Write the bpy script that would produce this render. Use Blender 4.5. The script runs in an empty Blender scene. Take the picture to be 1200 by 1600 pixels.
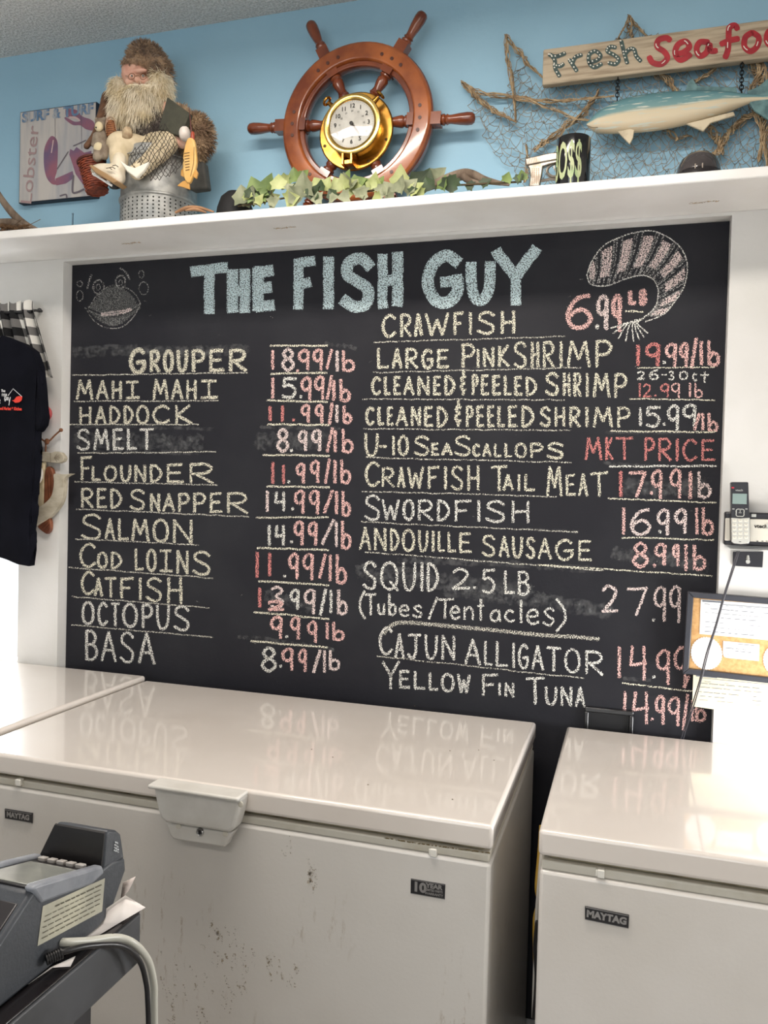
import bpy, bmesh, math, random
from mathutils import Vector, Matrix, Euler
random.seed(7)
C = bpy.context.scene.collection
S = bpy.context.scene
R = math.radians
PI = math.pi

# ------------------------------------------------------------------ camera
FPX, YAW, PIT, ROL, CD, CH = 1252.64, 0.2951, 0.0242, 0.0265, 2.1808, 1.4815
CAM = Vector((0, -CD, CH))
FW = Vector((-math.sin(YAW)*math.cos(PIT), math.cos(YAW)*math.cos(PIT), -math.sin(PIT)))
r0 = Vector((math.cos(YAW), math.sin(YAW), 0)); u0 = r0.cross(FW)
RT = r0*math.cos(ROL) + u0*math.sin(ROL)
UP = -r0*math.sin(ROL) + u0*math.cos(ROL)
cd = bpy.data.cameras.new('camera'); cam = bpy.data.objects.new('camera', cd); C.objects.link(cam)
cd.sensor_fit = 'VERTICAL'; cd.sensor_height = 36; cd.lens = FPX/1600*36
cd.clip_start = .02
cam.matrix_world = Matrix(((RT.x, UP.x, -FW.x, CAM.x), (RT.y, UP.y, -FW.y, CAM.y), (RT.z, UP.z, -FW.z, CAM.z), (0, 0, 0, 1)))
S.camera = cam

# ------------------------------------------------------------------ world, lights, exposure
S.view_settings.view_transform = 'Standard'; S.view_settings.look = 'None'
S.view_settings.gamma = 1; S.view_settings.use_curve_mapping = False
S.view_settings.exposure = 0.0
w = bpy.data.worlds.new('world'); S.world = w; w.use_nodes = True
w.node_tree.nodes['Background'].inputs[0].default_value = (.93, .97, 1, 1)
w.node_tree.nodes['Background'].inputs[1].default_value = 1.3

def area(name, loc, rot, sx, sy, power, col):
    d = bpy.data.lights.new(name, 'AREA'); d.shape = 'RECTANGLE'; d.size = sx; d.size_y = sy
    d.energy = power; d.color = col
    o = bpy.data.objects.new(name, d); C.objects.link(o); o.location = loc; o.rotation_euler = rot
    return o
# daylight outside the storefront window behind the camera, the side window on the right and the window on the left
area('storefront_daylight', (-.875, -5.35, 1.6), (R(90), 0, 0), 2.85, 1.9, 33, (.90, .96, 1))
area('side_window_daylight', (.81, -.46, .965), (R(90), 0, R(90)), .66, .15, 15, (1, 1, 1))
area('left_window_daylight', (-2.35, .42, 1.5), (R(-90), 0, 0), 1.1, 1.35, 55, (.96, .98, 1))

# ------------------------------------------------------------------ pixel measuring helpers: a pixel's ray met with a real plane
def ray(px, py): return FW + RT*((px-600)/FPX) - UP*((py-800)/FPX)
def P(px, py, Y=0.0):
    d = ray(px, py); return CAM + d*((Y-CAM.y)/d.y)
def PZ(px, py, Z):
    d = ray(px, py); return CAM + d*((Z-CAM.z)/d.z)
def PX(px, py, X):
    d = ray(px, py); return CAM + d*((X-CAM.x)/d.x)
def mpp(v): return (v-CAM).dot(FW)/FPX

# ------------------------------------------------------------------ materials
def lin(c):
    f = lambda v: v/12.92 if v <= .04045 else ((v+.055)/1.055)**2.4
    return (f(c[0]/255), f(c[1]/255), f(c[2]/255), 1)
MATS = {}
def mat(name, rgb, rough=.5, metal=0, rgb2=None, nscale=8, nlo=.4, nhi=.65, bump=0, bscale=60, coat=0, stretch=None, detail=4, spec=.5, trans=0, emit=0, sheen=0, bdetail=3):
    if name in MATS: return MATS[name]
    m = bpy.data.materials.new(name); m.use_nodes = True; MATS[name] = m
    nt = m.node_tree; N = nt.nodes; L = nt.links; b = N['Principled BSDF']
    b.inputs['Base Color'].default_value = lin(rgb); b.inputs['Roughness'].default_value = rough
    b.inputs['Metallic'].default_value = metal; b.inputs['Coat Weight'].default_value = coat
    b.inputs['Coat Roughness'].default_value = .08
    b.inputs['Specular IOR Level'].default_value = spec; b.inputs['Transmission Weight'].default_value = trans
    b.inputs['Sheen Weight'].default_value = sheen
    if emit:
        b.inputs['Emission Color'].default_value = lin(rgb); b.inputs['Emission Strength'].default_value = emit
    tc = N.new('ShaderNodeTexCoord'); vec = tc.outputs['Object']
    if stretch:
        mp = N.new('ShaderNodeMapping'); mp.inputs['Scale'].default_value = stretch
        L.new(vec, mp.inputs[0]); vec = mp.outputs[0]
    if rgb2:
        n = N.new('ShaderNodeTexNoise'); n.inputs['Scale'].default_value = nscale; n.inputs['Detail'].default_value = detail
        L.new(vec, n.inputs['Vector'])
        mr = N.new('ShaderNodeMapRange'); mr.inputs[1].default_value = nlo; mr.inputs[2].default_value = nhi
        L.new(n.outputs['Fac'], mr.inputs[0])
        mx = N.new('ShaderNodeMix'); mx.data_type = 'RGBA'
        mx.inputs[6].default_value = lin(rgb); mx.inputs[7].default_value = lin(rgb2)
        L.new(mr.outputs[0], mx.inputs[0]); L.new(mx.outputs[2], b.inputs['Base Color'])
    if bump:
        n2 = N.new('ShaderNodeTexNoise'); n2.inputs['Scale'].default_value = bscale; n2.inputs['Detail'].default_value = bdetail
        L.new(vec, n2.inputs['Vector'])
        bp = N.new('ShaderNodeBump'); bp.inputs['Strength'].default_value = bump; bp.inputs['Distance'].default_value = .01
        L.new(n2.outputs['Fac'], bp.inputs['Height']); L.new(bp.outputs[0], b.inputs['Normal'])
    return m

def chalk_mat(name, rgb, cover=.45, soft=.035, scale=330, edgek=.16):
    m = bpy.data.materials.new(name); m.use_nodes = True
    nt = m.node_tree; N = nt.nodes; L = nt.links; b = N['Principled BSDF']
    b.inputs['Base Color'].default_value = lin(rgb); b.inputs['Roughness'].default_value = .95
    b.inputs['Specular IOR Level'].default_value = .1
    tc = N.new('ShaderNodeTexCoord'); uv = N.new('ShaderNodeUVMap')
    n = N.new('ShaderNodeTexNoise'); n.inputs['Scale'].default_value = scale; n.inputs['Detail'].default_value = 2.5; n.inputs['Roughness'].default_value = .6
    L.new(tc.outputs['Object'], n.inputs['Vector'])
    sp = N.new('ShaderNodeSeparateXYZ'); L.new(uv.outputs[0], sp.inputs[0])
    def mth(op, a, bb=None):
        x = N.new('ShaderNodeMath'); x.operation = op
        for i, v in enumerate((a, bb)):
            if v is None: continue
            if isinstance(v, (int, float)): x.inputs[i].default_value = v
            else: L.new(v, x.inputs[i])
        return x.outputs[0]
    ex = mth('ABSOLUTE', sp.outputs[0]); ed = mth('MAXIMUM', ex, sp.outputs[1])
    e3 = mth('POWER', ed, 4.0); th = mth('ADD', mth('MULTIPLY', e3, edgek), cover)
    df = mth('SUBTRACT', n.outputs['Fac'], th)
    mr = N.new('ShaderNodeMapRange'); mr.inputs[1].default_value = -soft; mr.inputs[2].default_value = soft
    L.new(df, mr.inputs[0])
    L.new(mr.outputs[0], b.inputs['Alpha'])
    return m

# ------------------------------------------------------------------ mesh helpers
def new(): return bmesh.new()
def cathull(pts, closed=False, n=6):
    out = []; k = len(pts)
    rng = range(k) if closed else range(k-1)
    for i in rng:
        if closed: p0, p1, p2, p3 = pts[(i-1) % k], pts[i], pts[(i+1) % k], pts[(i+2) % k]
        else: p0, p1, p2, p3 = pts[max(i-1, 0)], pts[i], pts[i+1], pts[min(i+2, k-1)]
        for j in range(n):
            t = j/n
            out.append(tuple(.5*((2*b)+(-a+c)*t+(2*a-5*b+4*c-d)*t*t+(-a+3*b-3*c+d)*t**3) for a, b, c, d in zip(p0, p1, p2, p3)))
    if not closed: out.append(tuple(pts[-1]))
    return out
def box(bm, x0, x1, y0, y1, z0, z1):
    g = bmesh.ops.create_cube(bm, size=1)['verts']
    for v in g: v.co = Vector((x0+(v.co.x+.5)*(x1-x0), y0+(v.co.y+.5)*(y1-y0), z0+(v.co.z+.5)*(z1-z0)))
    return g
def ell(bm, c, r, seg=20, rot=None):
    g = bmesh.ops.create_uvsphere(bm, u_segments=seg, v_segments=max(8, seg//2), radius=1)['verts']
    for v in g:
        q = Vector((v.co.x*r[0], v.co.y*r[1], v.co.z*r[2]))
        if rot: q = rot @ q
        v.co = q + Vector(c)
    for f in {f for v in g for f in v.link_faces}: f.smooth = True
    return g
def tube(bm, pts, rad, seg=8, cap=True, flat=False):
    pts = [Vector(p) for p in pts]; n = len(pts)
    rads = rad if isinstance(rad, (list, tuple)) else [rad]*n
    rings = []; t0 = (pts[1]-pts[0]).normalized()
    a = t0.orthogonal().normalized()
    for i, p in enumerate(pts):
        t = (pts[min(i+1, n-1)]-pts[max(i-1, 0)])
        if t.length < 1e-9: t = t0
        t.normalize(); a = (a - t*a.dot(t))
        if a.length < 1e-6: a = t.orthogonal()
        a.normalize(); b = t.cross(a)
        rings.append([bm.verts.new(p+(a*math.cos(2*PI*k/seg)+b*math.sin(2*PI*k/seg))*rads[i]) for k in range(seg)])
    for i in range(n-1):
        for k in range(seg):
            f = bm.faces.new((rings[i][k], rings[i][(k+1) % seg], rings[i+1][(k+1) % seg], rings[i+1][k])); f.smooth = not flat
    if cap and seg > 2:
        bm.faces.new(rings[0][::-1]); bm.faces.new(rings[-1])
def lathe(bm, prof, origin, axis=(0, 0, 1), seg=28, caps=True, mi=0):
    # prof: list of (radius, height along axis)
    ax = Vector(axis).normalized(); a = ax.orthogonal().normalized(); b = ax.cross(a); o = Vector(origin)
    rings = [[bm.verts.new(o+ax*h+(a*math.cos(2*PI*k/seg)+b*math.sin(2*PI*k/seg))*max(r, 1e-5)) for k in range(seg)] for r, h in prof]
    for i in range(len(rings)-1):
        for k in range(seg):
            f = bm.faces.new((rings[i][k], rings[i][(k+1) % seg], rings[i+1][(k+1) % seg], rings[i+1][k])); f.smooth = True; f.material_index = mi
    if caps:
        bm.faces.new(rings[0][::-1]).material_index = mi; bm.faces.new(rings[-1]).material_index = mi
def prism(bm, outline, off):
    # outline: list of Vectors (front face), off: extrusion vector
    off = Vector(off)
    a = [bm.verts.new(Vector(p)) for p in outline]; b = [bm.verts.new(Vector(p)+off) for p in outline]
    n = len(a)
    bm.faces.new(a); bm.faces.new(b[::-1])
    for i in range(n): bm.faces.new((a[i], b[i], b[(i+1) % n], a[(i+1) % n]))
def slab(bm, pxs, Y, th):
    prism(bm, [P(x, y, Y) for x, y in pxs], (0, th, 0))
def obj(name, bm, m, parent=None, bevel=0, seg=2, smooth=False, origin=None, sub=0, recalc=True):
    if recalc: bmesh.ops.recalc_face_normals(bm, faces=bm.faces[:])
    if parent is not None:
        L = Vector(parent['_o'])
    elif origin is not None: L = Vector(origin)
    else:
        xs = [v.co for v in bm.verts]
        L = Vector((sum(min_max(xs, 0))/2, sum(min_max(xs, 1))/2, min(v.z for v in xs)))
    bmesh.ops.translate(bm, verts=bm.verts[:], vec=-L)
    if smooth:
        for f in bm.faces: f.smooth = True
    me = bpy.data.meshes.new(name); bm.to_mesh(me); bm.free(); me.set_sharp_from_angle(angle=R(40))
    ms = m if isinstance(m, (list, tuple)) else [m]
    for x in ms: me.materials.append(x)
    o = bpy.data.objects.new(name, me); C.objects.link(o)
    if parent is not None: o.parent = parent
    else: o.location = L
    o['_o'] = list(L)
    if bevel:
        md = o.modifiers.new('bevel', 'BEVEL'); md.width = bevel; md.segments = seg; md.limit_method = 'ANGLE'; md.angle_limit = R(35)
    if sub:
        md = o.modifiers.new('sub', 'SUBSURF'); md.levels = sub; md.render_levels = sub
    return o
def min_max(vs, i):
    q = [v[i] for v in vs]; return (min(q), max(q))
def blob(name, bm, m, parent=None, vox=.006, it=6):
    o = obj(name, bm, m, parent)
    md = o.modifiers.new('remesh', 'REMESH'); md.mode = 'VOXEL'; md.voxel_size = vox; md.use_smooth_shade = True
    sm = o.modifiers.new('smooth', 'SMOOTH'); sm.iterations = it; sm.factor = .5
    return o
def tag(o, label, cat, group=None, kind=None):
    o['label'] = label; o['category'] = cat
    if group: o['group'] = group
    if kind: o['kind'] = kind
    return o
def thing(name, label, cat, loc, group=None):
    o = bpy.data.objects.new(name, None); C.objects.link(o); o.location = loc; o['_o'] = list(loc); o.empty_display_size = .05
    return tag(o, label, cat, group)
def struct(name, bm, m, **k):
    o = obj(name, bm, m, **k); o['kind'] = 'structure'; return o
def flat_text(body, size, bold=0.0, sx=1.0):
    # the built-in font turned into 2D triangles (x right, y up, centred)
    cu = bpy.data.curves.new('t', 'FONT'); cu.body = body; cu.size = size; cu.align_x = 'CENTER'; cu.align_y = 'CENTER'; cu.offset = bold
    cu.resolution_u = 3
    o = bpy.data.objects.new('t', cu); C.objects.link(o)
    dg = bpy.context.evaluated_depsgraph_get(); me = bpy.data.meshes.new_from_object(o.evaluated_get(dg))
    vs = [(v.co.x*sx, v.co.y) for v in me.vertices]; fs = [tuple(p.vertices) for p in me.polygons]
    bpy.data.objects.remove(o); bpy.data.curves.remove(cu); bpy.data.meshes.remove(me)
    return vs, fs
def put_text(bm, body, size, fn, bold=0.0, sx=1.0, mi=0):
    vs, fs = flat_text(body, size, bold, sx)
    q = [bm.verts.new(fn(x, y)) for x, y in vs]
    for f in fs:
        try: bm.faces.new([q[i] for i in f]).material_index = mi
        except ValueError: pass
def frame_fn(o, ux, uz):
    o = Vector(o); ux = Vector(ux).normalized(); uz = Vector(uz).normalized()
    return lambda x, y: o+ux*x+uz*y

# ------------------------------------------------------------------ stroke font (hand drawn capitals, digits and a few lower case)
EL = [(.5, 1), (.15, .85), (.03, .5), (.15, .13), (.5, 0), (.85, .13), (.97, .5), (.85, .85)]
G = {
'A': ['L', [(0, 0), (.5, 1), (1, 0)], 'L', [(.2, .36), (.82, .36)]],
'B': ['L', [(.1, 0), (.1, 1)], 'C', [(.1, 1), (.6, .98), (.85, .77), (.6, .55), (.12, .52)], 'C', [(.12, .52), (.7, .5), (.97, .26), (.65, .02), (.1, 0)]],
'C': ['C', [(.95, .84), (.6, 1), (.2, .82), (.04, .45), (.25, .08), (.6, 0), (.97, .17)]],
'D': ['L', [(.1, 0), (.1, 1)], 'C', [(.1, 1), (.6, .9), (.97, .5), (.6, .1), (.1, 0)]],
'E': ['L', [(.1, 0), (.1, 1)], 'L', [(.1, .98), (.92, 1)], 'L', [(.1, .52), (.8, .54)], 'L', [(.1, .02), (1, .04)]],
'F': ['L', [(.1, 0), (.1, 1)], 'L', [(.1, .97), (1, 1)], 'L', [(.1, .5), (.72, .53)]],
'G': ['C', [(.92, .86), (.6, 1), (.2, .82), (.04, .42), (.28, .05), (.65, .0), (.93, .2), (.95, .45)], 'L', [(.5, .43), (1, .48)]],
'H': ['L', [(.1, 0), (.1, 1)], 'L', [(.9, 0), (.9, 1)], 'L', [(.1, .48), (.9, .52)]],
'I': ['L', [(.5, 0), (.5, 1)]],
'!': ['L', [(.5, 0), (.5, 1)], 'L', [(.05, .98), (.9, 1)], 'L', [(.05, .02), (1, .04)]],
'J': ['L', [(.05, .98), (1, 1)], 'C', [(.62, 1), (.64, .4), (.5, .04), (.2, .02), (.02, .16)]],
'K': ['L', [(.1, 0), (.1, 1)], 'L', [(.9, 1), (.12, .45), (1, 0)]],
'L': ['L', [(.1, 1), (.1, .02), (1, .05)]],
'M': ['L', [(0, 0), (.17, 1), (.5, .3), (.82, 1), (1, 0)]],
'N': ['L', [(.07, 0), (.07, 1), (.93, 0), (.93, 1)]],
'O': ['O', EL], '0': ['O', EL],
'P': ['L', [(.1, 0), (.1, 1)], 'C', [(.1, .98), (.7, .98), (.97, .74), (.7, .5), (.12, .46)]],
'Q': ['O', EL, 'L', [(.55, .3), (1, -.02)]],
'R': ['L', [(.1, 0), (.1, 1)], 'C', [(.1, .98), (.7, .98), (.95, .76), (.7, .52), (.12, .46)], 'L', [(.3, .46), (1, 0)]],
'S': ['C', [(.92, .84), (.62, 1), (.2, .92), (.14, .68), (.5, .52), (.88, .34), (.82, .06), (.42, 0), (.03, .14)]],
'T': ['L', [(0, .98), (1, 1)], 'L', [(.5, 1), (.5, 0)]],
'U': ['C', [(.05, 1), (.08, .4), (.28, .03), (.65, .03), (.9, .35), (.95, 1)]],
'W': ['L', [(0, 1), (.25, 0), (.5, .7), (.75, 0), (1, 1)]],
'Y': ['L', [(0, 1), (.5, .5)], 'L', [(1, 1), (.5, .5)], 'L', [(.5, .52), (.5, 0)]],
'1': ['L', [(.5, 0), (.5, 1)]], 'l': ['L', [(.5, 0), (.5, 1)]],
'2': ['C', [(.05, .82), (.4, 1), (.88, .82), (.7, .45), (.04, .02)], 'L', [(.04, .02), (1, .04)]],
'3': ['C', [(.05, .9), (.5, 1), (.85, .8), (.4, .55), (.9, .3), (.6, .02), (.0, .08)]],
'4': ['L', [(.15, 1), (.05, .45), (.95, .5)], 'L', [(.85, 1), (.85, 0)]],
'5': ['L', [(.95, 1), (.15, .98), (.1, .6)], 'C', [(.1, .6), (.55, .66), (.95, .38), (.65, .03), (.02, .1)]],
'6': ['C', [(.9, .98), (.4, .86), (.06, .4), (.25, .04), (.7, .03), (.96, .28), (.7, .54), (.35, .5), (.1, .3)]],
'7': ['L', [(0, .96), (1, 1), (.45, 0)]],
'8': ['O', [(.5, 1), (.14, .78), (.5, .54), (.86, .78)], 'O', [(.5, .54), (.05, .27), (.5, 0), (.95, .27)]],
'9': ['O', [(.55, 1), (.1, .82), (.12, .55), (.5, .44), (.86, .62), (.86, .9)], 'L', [(.9, .95), (.85, 0)]],
'b': ['L', [(.1, 1), (.12, .02)], 'C', [(.12, .3), (.5, .52), (.92, .38), (.9, .1), (.5, 0), (.12, .1)]],
'/': ['L', [(0, 0), (1, 1)]], '.': ['L', [(.3, .3), (.7, .7)]], '-': ['L', [(0, .5), (1, .5)]],
'(': ['C', [(.9, 1), (.2, .7), (.1, .35), (.9, 0)]], ')': ['C', [(.1, 1), (.8, .7), (.9, .35), (.1, 0)]],
'&': ['C', [(.95, .72), (.3, .74), (.15, .6), (.7, .5), (.1, .4), (.15, .22), (.95, .2)], 'L', [(.5, 1), (.55, .78)], 'L', [(.45, .18), (.5, 0)]],
'a': ['O', [(.45, .95), (.05, .6), (.1, .15), (.5, 0), (.85, .4), (.8, .85)], 'L', [(.85, .95), (.98, 0)]],
'c': ['C', [(.95, .85), (.5, 1), (.05, .5), (.5, 0), (1, .15)]],
'e': ['C', [(.08, .5), (.9, .58), (.7, .98), (.25, .9), (.05, .45), (.4, .0), (.98, .15)]],
'f': ['C', [(1, .9), (.7, 1), (.5, .85), (.45, .5), (.4, 0)], 'L', [(.1, .6), (.9, .64)]],
'h': ['L', [(.1, 1), (.1, 0)], 'C', [(.12, .35), (.5, .6), (.85, .45), (.92, 0)]],
'n': ['L', [(.08, 1), (.08, 0)], 'C', [(.08, .6), (.5, 1), (.88, .75), (.92, 0)]],
'o': ['O', EL], 'r': ['L', [(.1, 1), (.15, 0)], 'C', [(.12, .5), (.45, .95), (.95, .9)]],
's': ['C', [(.92, .84), (.6, 1), (.15, .82), (.45, .55), (.9, .3), (.6, 0), (.03, .14)]],
't': ['L', [(.5, 1), (.5, 0)], 'L', [(.05, .68), (.95, .7)]],
'u': ['C', [(.05, 1), (.1, .25), (.5, 0), (.85, .3), (.9, 1)], 'L', [(.9, .9), (.98, 0)]],
'y': ['L', [(.05, 1), (.5, .45)], 'L', [(1, 1), (.3, 0)]],
}
LAY = [0]
CAPF = [.6]
def ribbon(bm, pts, wd, fn, cap=True, uvl=None):
    # pts: 2D polyline in the drawing plane, fn(x, y, lift) -> 3D
    if uvl is None: uvl = bm.loops.layers.uv.verify()
    n = len(pts); h = wd/2
    q = [Vector((p[0], p[1])) for p in pts]
    if cap:
        d = (q[0]-q[1]); q0 = q[0]+(d.normalized()*h*.6 if d.length > 1e-6 else Vector((0, 0)))
        d = (q[-1]-q[-2]); q1 = q[-1]+(d.normalized()*h*.6 if d.length > 1e-6 else Vector((0, 0)))
        q = [q0]+q+[q1]
    n = len(q); CF = CAPF[0]; LAY[0] = (LAY[0]+1) % 24; lf = LAY[0]*2.5e-5
    rows = []
    for i, p in enumerate(q):
        t = q[min(i+1, n-1)]-q[max(i-1, 0)]
        if t.length < 1e-9: t = Vector((1, 0))
        t.normalize(); nn = Vector((-t.y, t.x)); hh = h
        if cap and i in (0, n-1): hh = h*CF
        e = 1.0 if (cap and i in (0, n-1)) else 0.0
        rows.append([(bm.verts.new(fn(*(p+nn*hh*s), lf)), (s, e)) for s in (-1, 0, 1)])
    for i in range(n-1):
        for k in (0, 1):
            a = (rows[i][k], rows[i][k+1], rows[i+1][k+1], rows[i+1][k])
            try: f = bm.faces.new([x[0] for x in a])
            except ValueError: continue
            for lp, x in zip(f.loops, a): lp[uvl].uv = x[1]
def subdiv(pts, step=6.0, jit=0.0):
    out = []
    for a, b in zip(pts[:-1], pts[1:]):
        L = math.dist(a, b); k = max(1, int(L/step))
        for i in range(k):
            t = i/k; out.append((a[0]+(b[0]-a[0])*t+random.uniform(-jit, jit), a[1]+(b[1]-a[1])*t+random.uniform(-jit, jit)))
    out.append(tuple(pts[-1])); return out
def glyph(bm, ch, x0, x1, yt, yb, wd, fn, jit=.35, yt2=None, yb2=None, inset=True):
    if yt2 is None: yt2 = yt
    if yb2 is None: yb2 = yb
    h = wd*.45 if inset else 0
    if ch == '.':
        c = ((x0+x1)/2, (yt+yb)/2); ribbon(bm, [(c[0]-.8, c[1]), (c[0]+.8, c[1])], wd, fn); return
    xa, xb = (x0+h, x1-h) if x1-x0 > 2*h+2 else ((x0+x1)/2-.8, (x0+x1)/2+.8)
    def mp(p):
        x = xa+(xb-xa)*p[0]; t = (x-x0)/max(x1-x0, 1e-6)
        T = yt+(yt2-yt)*t+h*.8; B = yb+(yb2-yb)*t-h*.8
        return (x, B+(T-B)*p[1])
    g = G[ch]
    for k in range(0, len(g), 2):
        pts = g[k+1]
        if g[k] == 'L':
            for a, b in zip(pts[:-1], pts[1:]): ribbon(bm, subdiv([mp(a), mp(b)], 7, jit), wd*random.uniform(.9, 1.08), fn)
        else:
            cl = g[k] == 'O'; c = cathull([mp(p) for p in pts], cl, 6)
            if cl: c.append(c[0]); c.append(c[1])
            ribbon(bm, c, wd*random.uniform(.92, 1.08), fn, cap=not cl)

# ------------------------------------------------------------------ the room
CEIL, XL, XR, YR, WY = 2.878, -3.0, .75, -5.2, -.04
white = mat('white_wall_paint', (220, 219, 217), .45, rgb2=(211, 210, 206), nscale=3, bump=.12, bscale=25)
blue = mat('blue_wall_paint', (158, 198, 219), .6, rgb2=(148, 190, 213), nscale=2.2, nlo=.35, nhi=.7, bump=.05, bscale=90)
popcorn = mat('popcorn_ceiling', (236, 235, 232), .95, rgb2=(206, 205, 201), nscale=150, nlo=.4, nhi=.6, bump=1.0, bscale=130, bdetail=5)
glassm = bpy.data.materials.new('window_glass'); glassm.use_nodes = True
_n = glassm.node_tree.nodes; _l = glassm.node_tree.links
_t = _n.new('ShaderNodeBsdfTransparent'); _g = _n.new('ShaderNodeBsdfGlossy'); _g.inputs['Roughness'].default_value = .02
_m = _n.new('ShaderNodeMixShader'); _m.inputs[0].default_value = .05
_l.new(_t.outputs[0], _m.inputs[1]); _l.new(_g.outputs[0], _m.inputs[2]); _l.new(_m.outputs[0], _n['Material Output'].inputs[0])

BXL, BXR, BZT = -1.731, .221, 2.184       # opening of the chalkboard recess
WX0, WX1, WZ0, WZ1 = -2.75, -1.885, .86, 2.03   # left window opening
b = new()
box(b, XL-.1, WX0, WY, .1, 0, 2.1925); box(b, WX1, BXL, WY, .1, 0, 2.1925)
box(b, WX0, WX1, WY, .1, 0, WZ0); box(b, WX0, WX1, WY, .1, WZ1, 2.1925); struct('wall_back_left', b, white)
b = new(); box(b, BXR, XR+.1, WY, .1, 0, 2.1925); struct('wall_back_right', b, white)
b = new(); box(b, BXL, BXR, .0125, .1, 0, 2.1925); struct('wall_back_recess', b, white)
b = new(); box(b, BXL, BXR, WY, .012, BZT, 2.1925); struct('trim_1', b, white)
b = new(); box(b, XL-.1, XR+.1, 0, .1, 2.1925, CEIL); struct('wall_back_upper', b, blue)
b = new(); box(b, XL-.1, XR+.1, YR-.1, .1, CEIL, CEIL+.08); struct('ceiling', b, popcorn)
b = new(); box(b, XL-.1, XR+.1, YR-.1, .1, -.08, 0)
struct('floor', b, mat('floor_tile', (168, 163, 158), .4, rgb2=(146, 141, 136), nscale=5))
b = new(); box(b, XL-.1, XL, YR-.1, .1, 0, CEIL); struct('wall_left', b, white)
b = new()
box(b, XR, XR+.1, YR-.1, -.88, 0, CEIL); box(b, XR, XR+.1, -.12, .1, 0, CEIL)
box(b, XR, XR+.1, -.88, -.12, 0, .85); box(b, XR, XR+.1, -.88, -.12, 1.08, CEIL); struct('wall_right', b, white)
b = new()
box(b, XL-.1, -2.35, YR-.1, YR, 0, CEIL); box(b, .6, XR+.1, YR-.1, YR, 0, CEIL)
box(b, -2.35, .6, YR-.1, YR, 0, .6); box(b, -2.35, .6, YR-.1, YR, 2.6, CEIL); struct('wall_front', b, white)
trimw = mat('white_gloss_trim', (238, 236, 230), .35)
# windows: frame and pane
def window(nm, box_list, pane):
    b = new()
    for q in box_list: box(b, *q)
    o = struct(nm, b, trimw, bevel=.003)
    b = new(); box(b, *pane); obj('window_pane', b, glassm, o)
X0, X1, Z0, Z1 = WX0, WX1, WZ0, WZ1
window('window_1', [(X0, X0+.03, .0, .06, Z0, Z1), (X1-.03, X1, .0, .06, Z0, Z1), (X0+.03, X1-.03, .0, .06, Z0, Z0+.03), (X0+.03, X1-.03, .0, .06, Z1-.03, Z1)], (X0+.03, X1-.03, .028, .032, Z0+.03, Z1-.03))
window('window_2', [(XR, XR+.05, -.88, -.85, .85, 1.08), (XR, XR+.05, -.15, -.12, .85, 1.08), (XR, XR+.05, -.85, -.15, .85, .88), (XR, XR+.05, -.85, -.15, 1.05, 1.08)], (XR+.02, XR+.024, -.85, -.15, .88, 1.05))
window('window_3', [(-2.35, -2.29, YR-.08, YR-.02, .6, 2.6), (.54, .6, YR-.08, YR-.02, .6, 2.6), (-2.29, .54, YR-.08, YR-.02, .6, .66), (-2.29, .54, YR-.08, YR-.02, 2.54, 2.6), (-.7, -.65, YR-.08, YR-.02, .66, 2.54)], (-2.29, .54, YR-.052, YR-.048, .66, 2.54))

# ceiling light panel plus an added rear one, each with its own lamp
def ceiling_light(y, power, label):
    t = thing('ceiling_light', label, 'light', (-.65, y, CEIL-.07))
    b = new(); box(b, -1.3, 0, y-.15, y+.15, CEIL-.07, CEIL); obj('housing', b, trimw, t, bevel=.006)
    b = new(); box(b, -1.27, -.03, y-.12, y+.12, CEIL-.078, CEIL-.0705); obj('diffuser', b, mat('lamp_diffuser', (255, 236, 214), .5, emit=2.5), t)
    area('ceiling_lamp', (-.65, y, CEIL-.085), (0, 0, 0), 1.2, .24, power, (1, .92, .84))
ceiling_light(-1.05, 31, 'ceiling light panel nearest the chalkboard wall')
ceiling_light(-3.1, 14, 'added unseen ceiling light panel nearest the storefront window')  # rear panel added out of view to keep the chalk title bright

# ------------------------------------------------------------------ the shelf over the board
YF = -.252
SH0, SH1 = 2.193, 2.217
shelfm = mat('shelf_gloss_paint', (236, 235, 233), .4, rgb2=(226, 224, 220), nscale=4, bump=.08, bscale=30)
b = new(); box(b, XL, XR, YF, -.0005, SH0, SH1)
o = obj('wall_shelf', b, shelfm, bevel=.003)
STN = chalk_mat('stain_tan', (196, 176, 148), .5, .08, 160)
tag(o, 'long white painted wall shelf above the chalkboard, carrying the nautical decorations', 'shelf')
for px, py in ((205, 380), (445, 356), (1100, 316)):
    b = new(); v = PZ(px, py, SH0-.0005)
    ribbon(b, [(v.x-.03, v.y), (v.x-.005, v.y+.003), (v.x+.015, v.y-.004), (v.x+.03, v.y)], .012, lambda x, y, l: (x, y, SH0-.0004))
    obj('peeling_patch', b, STN, o)

# ------------------------------------------------------------------ chalkboard and its writing
boardm = mat('chalkboard_paint', (32, 32, 38), .6, rgb2=(46, 47, 51), nscale=3.2, nlo=.45, nhi=.85, detail=6, spec=.22, bump=.04, bscale=120)
b = new(); box(b, BXL+.001, BXR-.001, .001, .0119, .06, BZT-.001)
board = obj('chalkboard', b, boardm)
tag(board, 'large black wall chalkboard listing fish and seafood prices in chalk', 'chalkboard')
CW = chalk_mat('chalk_white', (232, 231, 224), .485)
CT = chalk_mat('chalk_title', (206, 226, 230), .455, .04, 330, .06)
CC = chalk_mat('chalk_cream', (230, 226, 206), .485)
CRU = chalk_mat('chalk_rule_line', (222, 219, 206), .52, .05, 330, .1)
CP = chalk_mat('chalk_pink', (236, 192, 186), .475)
CPW = chalk_mat('chalk_pale_pink', (232, 214, 210), .475)
CRD = chalk_mat('chalk_red', (210, 136, 132), .47)
CG = chalk_mat('chalk_faint', (150, 150, 148), .54, .08, 500)
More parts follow.
